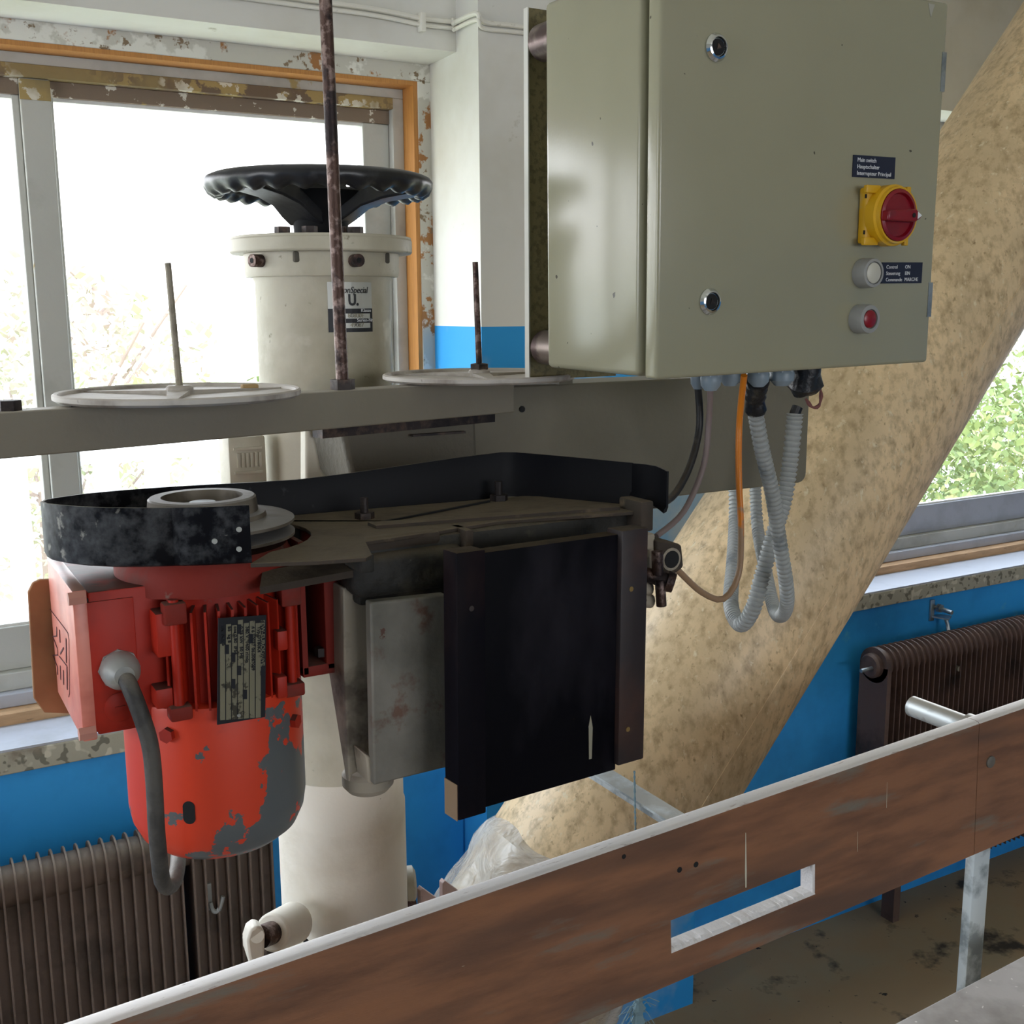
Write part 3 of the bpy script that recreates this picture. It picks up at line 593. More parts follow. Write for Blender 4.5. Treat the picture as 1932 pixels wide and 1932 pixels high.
P = [(-.0255, -.006), (-.0245, .004), (.016, .006), (.024, .001), (.024, -.003), (.016, -.007)]
B().prism([(mx+.001+x, -.024, mz+z) for x, z in P], (0, -.013, 0)).build('grip', redk, kn, local=True, bevel=.0015)
B().prism([(mx+.0185, -.0372, mz+.003), (mx+.0185, -.0372, mz-.004), (mx+.0245, -.0372, mz-.0005)], (0, -.0006, 0)).build('pointer_mark', letterw, kn, local=True)
B().cyl((mx+.013, -.0372, mz-.0005), (mx+.013, -.0376, mz-.0005), .0024, seg=14).build('grip_hole', gapm, kn, local=True)
def button(px, py, m, rr, lab):
    c = cl_(px, py, -.016); b = B().lathe([(.0152, 0), (.0152, .013), (.0145, .016), (rr+.0012, .0165), (rr+.0008, .014)], (c.x, 0, c.z), (0, -1, 0), 40).build('push_button', glandg, t, local=True)
    B().lathe([(rr, .012), (rr, .0158), (rr-.0015, .0168)], (c.x, 0, c.z), (0, -1, 0), 32).build('button_cap', m, b, local=True); tag(b, lab)
button(1649, 515, mat('pale_button', 'b9b7ab', .4), .0105, 'grey push button with pale cap'); button(1642, 602, redk, .0092, 'grey push button with red cap')
for pz in (.0385+.305, .0175):
    B().cyl((-CW+.0285, CD-.002, pz+.003), (-CW+.0285, CD+.046, pz+.003), .0195, seg=32).build('spacer_tube', mat('stained_steel', '8a7d76', .35, .7, layers=[('5a4a48', 20, .5, .6)]), t, local=True)
gl = {}
for i, (px, r, m, y) in enumerate(((1317, .0085, glandb, .14), (1341, .0115, glandb, .115), (1378, .0125, glandb, .15), (1431, .0125, glandb, .12), (1475, .0145, glandb, .115))):
    c = cl_(px, 712, y-.0); gx = c.x
    g = B().hexnut((gx, y, .0), r, -.012).lathe([(r*.9, -.010), (r*1.02, -.014), (r*.95, -.022), (r*.55, -.028)], (gx, y, 0), seg=24).build('cable_gland', m, t, local=True)
    gl[i] = WM[t.name] @ Vector((gx, y, -.026))
tp = WM[t.name] @ cl_(1518, 712, .12)
b = B(); b.lathe([(.019, .004), (.021, -.012), (.0185, -.02), (.021, -.034), (.014, -.041)], (cl_(1518, 712, .12).x, .12, 0), seg=24, fn=lambda k, th, r, h: (r*(1+.12*math.sin(3*th+k)), h+.003*math.sin(2*th+k)))
b.build('taped_gland', tape, t, local=True)
# ================================================================== cables and hoses
def cable(name, pts, r, m, label, cat='cable', seg=12):
    return tag(B().tube(pts, r, seg, .01).build(name, m, smooth=60), label, cat)
cable('power_cable', [gl[0], oY(1320, 800, 1.0), oY(1305, 870, .99), oY(1275, 930, .98), oY(1240, 952, .96), oY(1200, 948, .955)], .0042, blackrub, 'thick black cable curving down behind the black guard end')
cable('control_cable', [gl[1], oY(1337, 800, .99), oY(1327, 880, .985), oY(1290, 965, .975), oY(1238, 1012, .955)], .0034, mauve, 'mauve grey cable running from cabinet to the clamp block')
og = WM[t.name] @ cl_(1404, 708, .08)
cable('sensor_cable', [og, oY(1395, 800, .965), oY(1394, 900, .955), oY(1398, 1000, .95), oY(1393, 1085, .95), oY(1365, 1130, .945), oY(1325, 1118, .94), oY(1285, 1082, .935), oY(1266, 1062, .935)], .0036, orange, 'orange cable hanging from cabinet and looping into clamp block')
def hose(pts, r, label, pitch=.0066):
    n = 4; b = B(); b.tube(pts, r, 20, pitch/n, rf=lambda i: r*(1.0, 1.0, .90, .80)[i % n])
    return tag(b.build('corrugated_hose', hosem, smooth=50), label, 'hose', 'grey corrugated hoses')
h1 = hose([oY(1424, 772, 1.02), oY(1438, 850, 1.03), oY(1457, 930, 1.04), oY(1469, 1010, 1.05), oY(1483, 1100, 1.06), oY(1484, 1142, 1.08), oY(1474, 1162, 1.12), oY(1461, 1150, 1.17), oY(1447, 1090, 1.23), oY(1430, 1000, 1.32), oY(1425, 920, 1.35), oY(1424, 860, 1.35)], .0098, 'grey corrugated hose taped under a gland with brown stained bend')
h2 = hose([oY(1500, 780, 1.12), oY(1492, 860, 1.12), oY(1480, 940, 1.115), oY(1458, 1015, 1.105), oY(1437, 1090, 1.105), oY(1420, 1150, 1.11), oY(1397, 1178, 1.14), oY(1379, 1140, 1.20), oY(1384, 1060, 1.27), oY(1388, 980, 1.33), oY(1387, 900, 1.35), oY(1387, 850, 1.35)], .0112, 'grey corrugated hose with torn open end hanging by the arm end')
B().tube([oY(1505, 768, 1.12), oY(1500, 780, 1.12), oY(1499, 785, 1.12)], .0075, 10).build('inner_cables', tape, h2)
tb = B(); P0 = gl[3]+Vector((0, 0, .006)); tb.tube([P0, oY(1425, 750, 1.015), oY(1427, 782, 1.021)], .0125, 16, .006, rf=lambda i: .0118+.0018*math.sin(i*2.1))
tb.build('tape_wrap', tape, h1, smooth=60)
pp = [oY(1522, 735, .99), oY(1541, 722, .985), oY(1549, 742, .98), oY(1545, 765, .98), oY(1532, 768, .98), oY(1520, 752, .985)]
tag(B().tube(pp, .0022, 8, .003, rf=lambda i: .0020+.0007*math.sin(i*1.6)).build('stripped_wire', mat('dull_red_wire', '7a4b46', .7)), 'small twisted reddish wire sticking out of black taped gland', 'wire')
# ================================================================== sewing head: guard, plate, casting, board
ht = thing('sewing_head', 'dark greasy sewing head with black belt guard hanging under the arm', 'machine head', (.45, .92, 1.16))
G = [(470, 953, .843), (420, 955.5, .849), (380, 957, .855), (335, 958, .862), (322, 958.5, .869), (300, 958.5, .868), (250, 958.5, .869), (200, 958, .875), (150, 956, .890), (112, 953, .910), (85, 950, .938), (76, 947, .962), (84, 942.5, .990), (110, 938, 1.013), (160, 931, 1.032), (230, 924.5, 1.045), (320, 918, 1.050), (400, 913.5, 1.050), (480, 909.5, 1.046), (560, 904.5, 1.040), (640, 895, 1.034), (700, 886.5, 1.030), (780, 875, 1.027), (870, 862, 1.025), (945, 853, 1.024), (975, 853, 1.02), (1080, 862, .98), (1195, 873, .925)]
def wallstrip(pts, dz, m, name, th=.0022):
    b = B(); tp = [oY(*p) for p in pts]; n = len(tp); it = []
    for i, p in enumerate(tp):
        e = (tp[min(i+1, n-1)]-tp[max(i-1, 0)]); e.z = 0; e.normalize(); it.append(p+Vector((-e.y, e.x, 0))*-th)
    rows = []
    for i in range(n):
        z = dz(i) if callable(dz) else dz; lip = Vector((it[i].x-tp[i].x, it[i].y-tp[i].y, 0))
        rows.append([b.bm.verts.new(v) for v in (tp[i], tp[i]-Vector((0, 0, z-.006)), tp[i]-Vector((0, 0, z-.0015))+lip*.8, tp[i]-Vector((0, 0, z))+lip*2.2, it[i]-Vector((0, 0, z-.003))+lip*1.2, it[i]-Vector((0, 0, z-.007)), it[i])])
    for i in range(n-1):
        for k in range(7): b.bm.faces.new((rows[i][k], rows[i][(k+1) % 7], rows[i+1][(k+1) % 7], rows[i+1][k]))
    b.bm.faces.new(rows[0]); b.bm.faces.new(rows[-1][::-1]); return b
gd = wallstrip(G, lambda i: .047, guardm, 'g').build('belt_guard', guardm, ht, smooth=40)
tt = [(1195, 874, .925), (1206, 874.5, .915), (1222, 876, .902), (1240, 879, .89), (1252, 884, .878), (1262, 889, .866)]
wallstrip(tt, lambda i: .036 if i < 2 else .036+.0012*i, guardm, 'g').build('guard_tab', guardm, gd, smooth=40)
for px, py in ((451, 999), (403, 1020), (451, 1036)):
    P = oY(px, py, .8465-(px-430)*.00005 if px > 420 else .852); P.y -= .0006+.003*(0 if px > 420 else 1)
    B().cyl(P, P+Vector((0, .0015, 0)), .0021, seg=16).build('rivet_hole', mat('hole_rim', 'a0a39f', .5), gd)
# base plate with the opening round the pulley
ZP = 1.404; M0 = D(402, 1300, 1.0); MX, MY = M0.x, M0.y
out = [oZ(472, 1063, ZP), oZ(600, 1058, ZP), oZ(690, 1052, ZP), oZ(702, 1046, ZP), oZ(690, 1022, ZP), oZ(820, 1003, ZP), Vector((.50, .90, ZP)), Vector((.648, .872, ZP)), Vector((.652, .915, ZP)), Vector((.60, 1.01, ZP)), Vector((.40, 1.028, ZP)), Vector((.30, 1.035, ZP))]
arc = [Vector((MX+.006+.086*math.cos(a), MY+.086*math.sin(a), ZP)) for a in [math.radians(72-i*12) for i in range(13)]]
B().prism(out+[Vector((.262, 1.045, ZP))]+arc, (0, 0, -.0035)).build('base_plate', dirtplate, ht, bevel=.0006)
B().box((.36, .884, 1.3925), (.432, .90, 1.4045), .0035).build('plate_lip', dirtplate, ht)
B().box((.333, .83, 1.388), (.345, .87, 1.4035), .002).build('notch_edge', grease, ht)
for px, py, Y in ((688, 978, .955), (941, 944, .985)):
    P = oZ(px, py, ZP); s = B().cyl(P, P+Vector((0, 0, .020)), .0040, seg=14).build('stud', darkmetal, ht); B().hexnut(P, .0095, .006).build('nut', darkmetal, s)
a, c = oZ(700, 992, ZP), oZ(925, 948, ZP); B().hexa([a+Vector((0, 0, .0003)), a+Vector((.0, .003, .0003)), a+Vector((0, .003, .002)), a+Vector((0, 0, .002))], [c+Vector((0, 0, .0003)), c+Vector((0, .003, .0003)), c+Vector((0, .003, .002)), c+Vector((0, 0, .002))]).build('belt_slot', gapm, ht)
a, c = oZ(710, 998, ZP), oZ(1170, 962, ZP); B().hexa([a, a+Vector((0, .02, 0)), a+Vector((0, .02, .003)), a+Vector((0, 0, .003))], [c, c+Vector((0, .02, 0)), c+Vector((0, .02, .003)), c+Vector((0, 0, .003))]).build('cover_strip', dirtplate, ht)
# castings under the plate
B().box((.352, .885, 1.345), (.645, .99, 1.4005), .004).build('machine_body', grease, ht)
B().box((.345, .875, 1.352), (.455, .93, 1.392), .012, 3).build('greasy_boss', grease, ht)
B().box((.43, .845, 1.19), (.63, .99, 1.346), .004).build('lower_body', grease, ht)
B().box((.637, .862, 1.385), (.652, .90, 1.415), .002).build('end_post', dirtplate, ht)
B().box((.452, .875, 1.385), (.460, .905, 1.404), .001).build('small_post', dirtplate, ht)
p0, p1 = oY(697, 1137, .86), oY(842, 1470, .86)
B().prism([oY(699, 1137, .86), oY(845, 1122, .86), oY(845, 1448, .86), oY(715, 1480, .86), oY(706, 1483, .86)], (0, .013, 0)).build('grey_cover', greybox, ht, bevel=.002)
B().hexa([oY(697, 1478, .868), oY(706, 1483, .868), oY(706, 1430, .868), oY(690, 1425, .868)], [Vector(oY(697, 1478, .868))+Vector((0, .03, 0)), Vector(oY(706, 1483, .868))+Vector((0, .03, 0)), Vector(oY(706, 1430, .868))+Vector((0, .03, 0)), Vector(oY(690, 1425, .868))+Vector((0, .03, 0))]).build('cover_hinge', bracketm, ht, bevel=.002)
zt_ = oY(640, 1110, .9).z
f = lambda px, py, Y: oY(px, py, Y)
A_ = [f(648, 1110, .90), f(705, 1105, .90), f(705, 1440, .90), f(665, 1462, .90), f(659, 1478, .90), f(650, 1268, .90)]
B_ = [Vector((p.x, .945 if i in (0, 1, 5) else .908, p.z)) for i, p in enumerate(A_)]; B_[1].y = .96
B().hexa(A_, B_).build('wedge_bracket', bracketm, ht, bevel=.0015)
P = oY(702, 1478, .91); B().lathe([(.019, -.006), (.024, 0), (.024, .010), (.02, .014)], P+Vector((0, .01, -.003)), seg=32).build('bracket_lug', bracketm, ht)
# red mount between motor and head
a = oY(566, 1120, .925); c = oY(640, 1262, .925)
B().box((a.x, .925, c.z), (a.x+.005, .99, 1.400)).box((c.x-.012, .925, c.z), (c.x+.012, .985, 1.400), .002).box((a.x, .925, c.z-.003), (c.x+.012, .985, c.z+.007), .001).build('motor_mount', reddirt, ht)
B().box((a.x, .985, c.z), (c.x, .992, 1.400)).build('mount_web', grease, ht)
P = oY(606, 1237, .935); B().hexnut(P, .006, .008).build('mount_nut', darkmetal, ht)
# loose strip
a, c = oY(490, 1108, .865), oY(692, 1072, .885)
B().hexa([a, a+Vector((.012, .03, .006)), a+Vector((.012, .03, .002)), a-Vector((0, 0, .006))], [c, c+Vector((-.002, .03, .006)), c+Vector((-.002, .03, .002)), c-Vector((0, 0, .006))]).build('steel_strip', dirtplate, ht)
# wooden board on the front
BO = Vector((.3997, .7943, 1.1732)); BM = RZ(5.289) @ RY(.935) @ RX(-.603)
bt = thing('cover_board', 'black painted wooden board with two upright rails hanging in front of sewing head', 'board', BO, BM)
BW, BH = .2095, .2305
B().box((.028, .006, .0), (BW-.03, .024, BH-.004), .001).build('panel', boardm, bt, local=True)
B().box((0, 0, -.002), (.0285, .022, BH), .0015).build('rail', railm, bt, local=True)
B().box((BW-.032, 0, .006), (BW, .022, BH), .0015).build('rail', mat('brown_rail', '1d1214', .55, layers=[('3a2018', 9, .5, .7)], bump=(50, .3), dust=('41372b', .9)), bt, local=True)
B().box((-.0006, .0015, -.0025), (.0002, .0215, .030), .0).build('worn_end', endgrain, bt, local=True)
for x, z in ((BW-.020, .175), (BW-.021, .040), (.014, .182)):
    B().cyl((x, .0006, z), (x, -.0006, z), .0024, seg=14).build('nail_head', mat('brass_nail', '8d7344', .5, .6) if x > .1 else darkmetal, bt, local=True)
c = Vector((.148, .0055, .04)); B().prism([c+Vector(v) for v in ((-.0022, 0, .010), (0, 0, .020), (.0025, 0, .008), (.0018, 0, -.022), (-.0012, 0, -.022))], (0, .001, 0)).build('paint_drip', mat('cream_drip', '8f8a78', .6), bt, local=True)
B().box((.02, .024, .19), (BW-.02, .04, .22)).build('board_hanger', grease, bt, local=True)
# clamp block on the right side
kt = thing('clamp_block', 'dirty cast clamp block with brown T handle beside the black board', 'clamp', (.735, .95, 1.31))
B().prism([oY(1238, 1018, .93), oY(1262, 1020, .93), oY(1287, 1028, .93), oY(1291, 1070, .93), oY(1275, 1084, .93), oY(1240, 1078, .93)], (0, .055, 0)).build('block', dirtplate, kt, bevel=.003)
B().box((.652, .935, oY(1220, 1088, .94).z), (oY(1242, 1050, .93).x, .975, oY(1220, 1006, .94).z), .003).build('block_arm', bracketm, kt)
P = oY(1266, 1055, .9297); B().lathe([(.0125, 0), (.0125, .001), (.010, .0012)], P, (0, -1, 0), 24).build('bore_rim', bracketm, kt); B().cyl(P+Vector((0, -.0013, 0)), P+Vector((0, -.0018, 0)), .0095, seg=24).build('bore', gapm, kt)
P0, P1 = oY(1214, 1082, .93), oY(1258, 1096, .915); B().cyl(P0, P1, .0075, .0085, seg=18).cyl(P1, P1+(P1-P0).normalized()*.008, .0115, .0105, seg=20).build('clamp_screw', rustrod, kt)
B().cyl(oY(1240, 1040, .918), oY(1241, 1084, .918), .0062, seg=14).build('handle_bar', rustrod, kt); B().cyl(oY(1245, 1094, .915), oY(1248, 1143, .915), .0055, seg=14).build('handle_bar', rustrod, kt)
B().cyl(oY(1212, 1110, .93), oY(1226, 1112, .93), .007, seg=12).cyl(oY(1212, 1133, .93), oY(1228, 1134, .93), .0075, seg=12).build('side_nut', bracketm, kt)
# ================================================================== electric motor
mt = thing('electric_motor', 'red electric motor with grey worn hood hanging below the belt guard', 'motor', (MX, MY, 1.137))
mz = lambda y: oY(402, y, .886).z
zA, zB, zC, zD, zE = 1.3995, mz(1135), mz(1155), mz(1345), oY(402, 1637, .9).z
loc = lambda z: z-1.137
C0 = Vector((MX, MY, 0))
B().lathe([(.060, zB), (.0765, zB+.002), (.0765, zA-.012), (.070, zA)], C0, seg=64).build('end_bell', reddirt, mt)
sb = B(); sb.lathe([(.064, zD-.012), (.064, zB+.001)], C0, seg=48)
for i in range(44):
    an = 2*PI*i/44
    if abs(math.degrees(an)-180) < 32 or (i % 11 == 5): continue
    e = Vector((math.cos(an), math.sin(an), 0)); fvec = Vector((-e.y, e.x, 0))*.0014; r1 = .0775
    sb.hexa([C0+e*.06+fvec+Vector((0, 0, zD-.006)), C0+e*r1+fvec*.7+Vector((0, 0, zD-.002)), C0+e*r1-fvec*.7+Vector((0, 0, zD-.002)), C0+e*.06-fvec+Vector((0, 0, zD-.006))], [C0+e*.06+fvec+Vector((0, 0, zC+.004)), C0+e*r1+fvec*.7+Vector((0, 0, zC)), C0+e*r1-fvec*.7+Vector((0, 0, zC)), C0+e*.06-fvec+Vector((0, 0, zC+.004))])
sb.build('finned_stator', redm, mt, smooth=30)
hd = B().lathe([(.070, zD+.004), (.0772, zD+.003), (.0778, zD), (.0778, zE+.040), (.0755, zE+.026), (.069, zE+.012), (.058, zE+.003), (.04, zE)], C0, seg=72).build('fan_hood', hoodm, mt)
def onm(px, py, rad=.0778):
    v = ray(px, py)
    for k in range(900):
        P = CP+v*(.8+k*.0004)
        if math.hypot(P.x-MX, P.y-MY) < rad: return P
    return P
P = onm(357, 1533); n = (P-Vector((MX, MY, P.z))).normalized(); s_ = Vector((-n.y, n.x, 0))
B().prism([P-n*.002+s_*(.0052*math.cos(a))+Vector((0, 0, .0052*math.sin(a)+(.005 if math.sin(a) > 0 else -.005))) for a in [2*PI*(i+.5)/20 for i in range(20)]], n*.0026).build('hood_slot', gapm, hd)
for px, py in ((318, 1385), (553, 1360)):
    P = onm(px, py); n = (P-Vector((MX, MY, P.z))).normalized(); B().hexnut(P-n*.001, .0065, .006, n).build('hood_screw', redm, hd)
# tie rods with lugs
for px in (333, 552):
    P = onm(px, 1250, .080); e = (P-Vector((MX, MY, P.z))).normalized(); Q = C0+e*.079
    B().cyl(Q+Vector((0, 0, zD)), Q+Vector((0, 0, zC+.012)), .0042, seg=12).build('tie_rod', redm, mt)
    for za_, zb__ in ((zC-.008, zC+.010), (zD-.004, zD+.008)): B().box(Q+Vector((-.009, -.008, za_)), Q+Vector((.009, .008, zb__)), .002).build('rod_lug', reddirt, mt)
for k, (y0, y1) in enumerate(((1152, 1236), (1292, 1332))):
    a, c = onm(288, y0, .079), onm(322, y1, .079); B().box((a.x-.001, min(a.y, c.y)-.004, c.z), (c.x+.002, MY-.03, a.z), .0015).build('stator_pad', redm, mt)
for k, (y0, y1) in enumerate(((1190, 1222), (1276, 1312))):
    a, c = onm(520, y0, .079), onm(534, y1, .079); B().box((a.x, a.y-.004, c.z), (c.x+.002, a.y+.02, a.z), .0015).build('stator_pad', redm, mt)
B().box((MX-.068, MY-.045, zD-.006), (MX-.03, MY-.01, zC+.004), .002).build('stator_block', reddirt, mt)
# motor nameplate
def npl(px, py, off=.0): 
    v = ray(px, py); n = NPN; k = ((NPC+n*off)-CP).dot(n)/v.dot(n); return CP+v*k
Pc = onm(455, 1262, .0800); NPN = Vector((.30, -.95, 0)).normalized(); NPC = Pc+NPN*.0008
cs = [npl(411, 1166), npl(501, 1160), npl(499, 1352), npl(409, 1367)]
pl = B().prism(cs, NPN*.0012).build('rating_plate', inkm, mt)
for i in range(7):
    x0, x1 = 415+i*11.2, 415+i*11.2+9.4
    y0 = (1215, 1178, 1180, 1170, 1176, 1172, 1176)[i]; y1 = 1358-i*.8
    B().prism([npl(x0, y0, .0013), npl(x1, y0-1, .0013), npl(x1, y1, .0013), npl(x0, y1+1, .0013)], NPN*.0003).build('field', fieldm, pl)
for i, (x, y) in enumerate(((428, 1225), (451, 1187), (451, 1265), (440, 1290), (473, 1205), (462, 1310), (440, 1240))):
    B().prism([npl(x-4, y-9, .0017), npl(x+4, y-9, .0017), npl(x+4, y+9, .0017), npl(x-4, y+9, .0017)], NPN*.0002).build('dark_cell', inkm, pl)
ux = (npl(495, 1300)-npl(495, 1200)).normalized(); uy = ux.cross(NPN)*-1
Mt = Matrix(((ux.x, uy.x, NPN.x, 0), (ux.y, uy.y, NPN.y, 0), (ux.z, uy.z, NPN.z, 0), (0, 0, 0, 1)))
o_ = npl(492.5, 1170, .0014); wmi = WM[mt.name].inverted()
if ux.cross(uy).dot(NPN) < 0: uy = -uy; Mt = Matrix(((ux.x, uy.x, NPN.x, 0), (ux.y, uy.y, NPN.y, 0), (ux.z, uy.z, NPN.z, 0), (0, 0, 0, 1)))
text('SEW-EURODRIVE', .0052, wmi @ T(o_) @ Mt, fieldm, pl, bold=.0001)
for i, tx in enumerate(('Typ DT80K4', '4 6 10037 06.0087009', '380 V  1400 r/min', '0.75 kW  50 Hz', 'cos 0.80  IP54', 'B5  kg 8', 'IM  Nm 5')):
    text(tx, .0042, wmi @ T(npl(419+(6-i)*11.2, 1182, .0018)) @ Mt, inkm, pl, bold=.0001)
B().cyl(npl(451, 1350, .0012), npl(451, 1350, .0022), .0016, seg=10).build('plate_rivet', chrome, pl)
# terminal box
YF = .918; a, c = oY(134, 1112, YF), oY(134, 1402, YF); XL = a.x; XR = oY(262, 1250, YF).x; zt2, zb2 = oY(150, 1113, YF).z, oY(150, 1401, YF).z
YB = oX(95, 1250, XL).y; YB = min(YB, YF+.135)
tb = B().box((XL+.012, YF, zb2+.003), (XR+.03, YB, zt2-.003), .002).build('terminal_box', redm, mt)
B().box((XL+.0112, YF+.001, zb2+.008), (XL+.013, YB-.001, zt2-.008)).build('box_gasket', gapm, tb)
ld = B().box((XL, YF-.0015, zb2), (XL+.0112, YB+.001, zt2), .0015).build('box_lid', mat('box_lid_lit_red', 'da8473', .38, layers=[('a8483a', 9, .5, .7), ('cf9a8a', 5, .5, .7)], dust=('6b5a50', .8)), tb)  # lid red paled to pink, window light worked into its colour
B().box((oY(166, 1200, YF).x, YF-.0012, oY(160, 1385, YF).z), (XR-.001, YF+.001, oY(160, 1137, YF).z), .001).build('raised_panel', redm, tb)
for py in (1131, 1390):
    P = oY(136, py, YF-.003); B().hexnut(Vector((XL-.003, YF-.001, P.z)), .0058, .013, (1, 0, 0)).build('lid_screw', mat('pale_red_screw', 'b98072', .5), ld)
def cp(x, y): return 80+x/6.44, 1120+y/6.44
def lidstroke(pts, w):
    for i in range(len(pts)-1):
        p, q = oX(*cp(*pts[i]), XL-.0002), oX(*cp(*pts[i+1]), XL-.0002); e = (q-p).normalized(); f_ = Vector((0, -e.z, e.y))*w
        b = B().hexa([p+f_, p-f_, p-f_+Vector((-.0004, 0, 0)), p+f_+Vector((-.0004, 0, 0))], [q+f_, q-f_, q-f_+Vector((-.0004, 0, 0)), q+f_+Vector((-.0004, 0, 0))]); yield b
eng = mat('engraved_line', '4a1220', .7)
me_b = B()
for pts, w_ in (([(175, 410), (175, 515)], .0009), ([(175, 515), (128, 520), (185, 670), (190, 745), (130, 750), (185, 890)], .0005), ([(185, 890), (187, 980)], .0009), ([(207, 440), (216, 590)], .0011), ([(257, 660), (220, 730)], .0008), ([(290, 550), (293, 835)], .0012), ([(205, 760), (292, 870)], .0004), ([(300, 880), (303, 1160)], .0012), ([(219, 880), (224, 1040)], .0011), ([(257, 935), (260, 1100)], .0011), ([(95, 190), (270, 420), (312, 480), (325, 560), (332, 1210), (322, 1255)], .0003)):
    for q in lidstroke(pts, w_): q_ = bpy.data.meshes.new('t'); q.bm.to_mesh(q_); q.bm.free(); me_b.bm.from_mesh(q_); bpy.data.meshes.remove(q_)
me_b.build('embossed_logo', eng, ld)
gc = oY(226, 1263, YF-.004); 
g = B().lathe([(.0165, 0), (.0165, .004)], (gc.x, YF, gc.z), (0, -1, 0), 8).lathe([(.0155, .004), (.0155, .008), (.0145, .014), (.011, .021), (.0078, .024)], (gc.x, YF, gc.z), (0, -1, 0), 36).build('cable_gland', glandg, tb)
P = oY(226, 1333, YF); B().lathe([(.0125, 0), (.0125, .0016), (.0115, .0022)], (P.x, YF, P.z), (0, -1, 0), 32).box((P.x-.004, YF-.0034, P.z-.001), (P.x+.004, YF-.002, P.z+.001)).build('blanking_plug', redm, tb)
# pulley on the motor shaft
B().lathe([(.030, 1.406), (.074, 1.4055), (.0778, 1.4065), (.0778, 1.409), (.05, 1.4135), (.05, 1.4145), (.0778, 1.4185), (.0778, 1.421), (.0755, 1.4222), (.054, 1.4235), (.053, 1.4275), (.047, 1.4285), (.0455, 1.4405), (.0440, 1.442), (.0345, 1.442), (.0335, 1.432), (.012, 1.431)], C0, seg=72).build('belt_pulley', mat('dusty_pulley', '6d655a', .5, .3, layers=[('4a4238', 20, .5, .65)], dust=('8d8c8e', .7)), mt)
B().cyl((MX, MY, 1.40), (MX, MY, 1.412), .028).cyl((MX, MY, 1.41), (MX, MY, 1.437), .011).build('shaft', steel, mt)
P0 = [(53, 1118), (62, 1100), (76, 1094), (140, 1092), (140, 1347), (84, 1345), (64, 1318)]
pts = [oY(x, y, YB+.012) for x, y in P0]; 
B().prism(pts, (0, .006, 0)).build('rear_board', brownboard, mt, bevel=.001)
# motor cable
cc = Vector((gc.x, YF-.020, gc.z))
tag(B().tube([cc+Vector((0, .012, .001)), cc+Vector((.002, -.008, -.006)), oY(256, 1322, .885), oY(282, 1400, .88), oY(291, 1480, .88), oY(295, 1560, .88), oY(301, 1625, .885), oY(306, 1662, .893), oY(317, 1674, .905), oY(329, 1662, .925), oY(335, 1636, .955), oY(337, 1600, 1.0), oY(345, 1540, 1.055), oY(350, 1440, 1.065), oY(360, 1250, 1.07)], .0068, 16, .008).build('motor_cable', greycable, smooth=60), 'thick dusty grey cable looping down from red motor terminal box', 'cable')
# ================================================================== conveyor
ct = thing('conveyor', 'brown wooden conveyor side plank with long slot on galvanised post', 'conveyor', (.75, .95, 0))
KY = .945; p0, p1 = oY(1932, 1333, KY), oY(190, 1932, KY); e = (p0-p1).normalized(); u = Vector((-e.z, 0, e.x)); hgt = .1985
O = p1-e*.5; Ln = 2.6; Mi = Matrix(((e.x, 0, u.x, O.x), (0, 1, 0, O.y), (e.z, 0, u.z, O.z), (0, 0, 0, 1)))
def kp(px, py): P = Mi.inverted() @ oY(px, py, KY); return P.x, P.z
pt = thing('x', None, None); bpy.data.objects.remove(pt)
sx0, sz0 = kp(1266, 1789); sx1, sz1 = kp(1546, 1692); _, sz2 = kp(1266, 1741)
sl0, sl1 = (sz0+sz1)/2, sz2+.003; sx0 = kp(1266, 1765)[0]; sx1 = kp(1538, 1665)[0]; sj = kp(1843, 1480)[0]
def slab(name, x0, x1, z0, z1, m=woodm, y0=0, y1=.022, bev=.0):
    b = B(); b.box((x0, y0, z0), (x1, y1, z1), bev)
    bmesh.ops.transform(b.bm, matrix=Mi, verts=b.bm.verts[:]); return b
b = B()
for q in ((0, sx0, -hgt, -.003), (sx1, sj-.0004, -hgt, -.003), (sx0, sx1, -hgt, sl0), (sx0, sx1, sl1, -.003)):
    b.box((q[0], 0, q[2]), (q[1], .022, q[3]))
ztop_ = [(0, -.003), (.002, -.0008), (.006, 0), (.016, 0), (.020, -.0008), (.022, -.003)]
b.prism([(0, y, z) for y, z in ztop_], (sj-.0004, 0, 0))
bmesh.ops.remove_doubles(b.bm, verts=b.bm.verts[:], dist=1e-6)
bmesh.ops.transform(b.bm, matrix=Mi, verts=b.bm.verts[:]); sp_ = b.build('side_plank', woodm, ct, smooth=50)
b = B(); b.box((sj+.0004, 0, -hgt), (Ln, .022, -.003)); b.prism([(sj+.0004, y, z) for y, z in ztop_], (Ln-sj-.0004, 0, 0)); bmesh.ops.transform(b.bm, matrix=Mi, verts=b.bm.verts[:]); b.build('side_plank', woodm, ct, smooth=50)
b = B(); n = 40
for i in range(n):
    xa, xb = sx0+(sx1-sx0)*i/n, sx0+(sx1-sx0)*(i+1)/n; h = .0035+.0012*math.sin(i*1.7)+.0008*math.sin(i*4.1)
    b.hexa([(xa, -.0005, sl0), (xa, .022, sl0), (xa, .022, sl0+.002), (xa, .003, sl0+h)], [(xb, -.0005, sl0), (xb, .022, sl0), (xb, .022, sl0+.002), (xb, .003, sl0+h)])
b.box((sx1-.004, .0005, sl0), (sx1, .0215, sl1-.001)); bmesh.ops.transform(b.bm, matrix=Mi, verts=b.bm.verts[:]); b.build('slot_dust', slotdust, sp_)
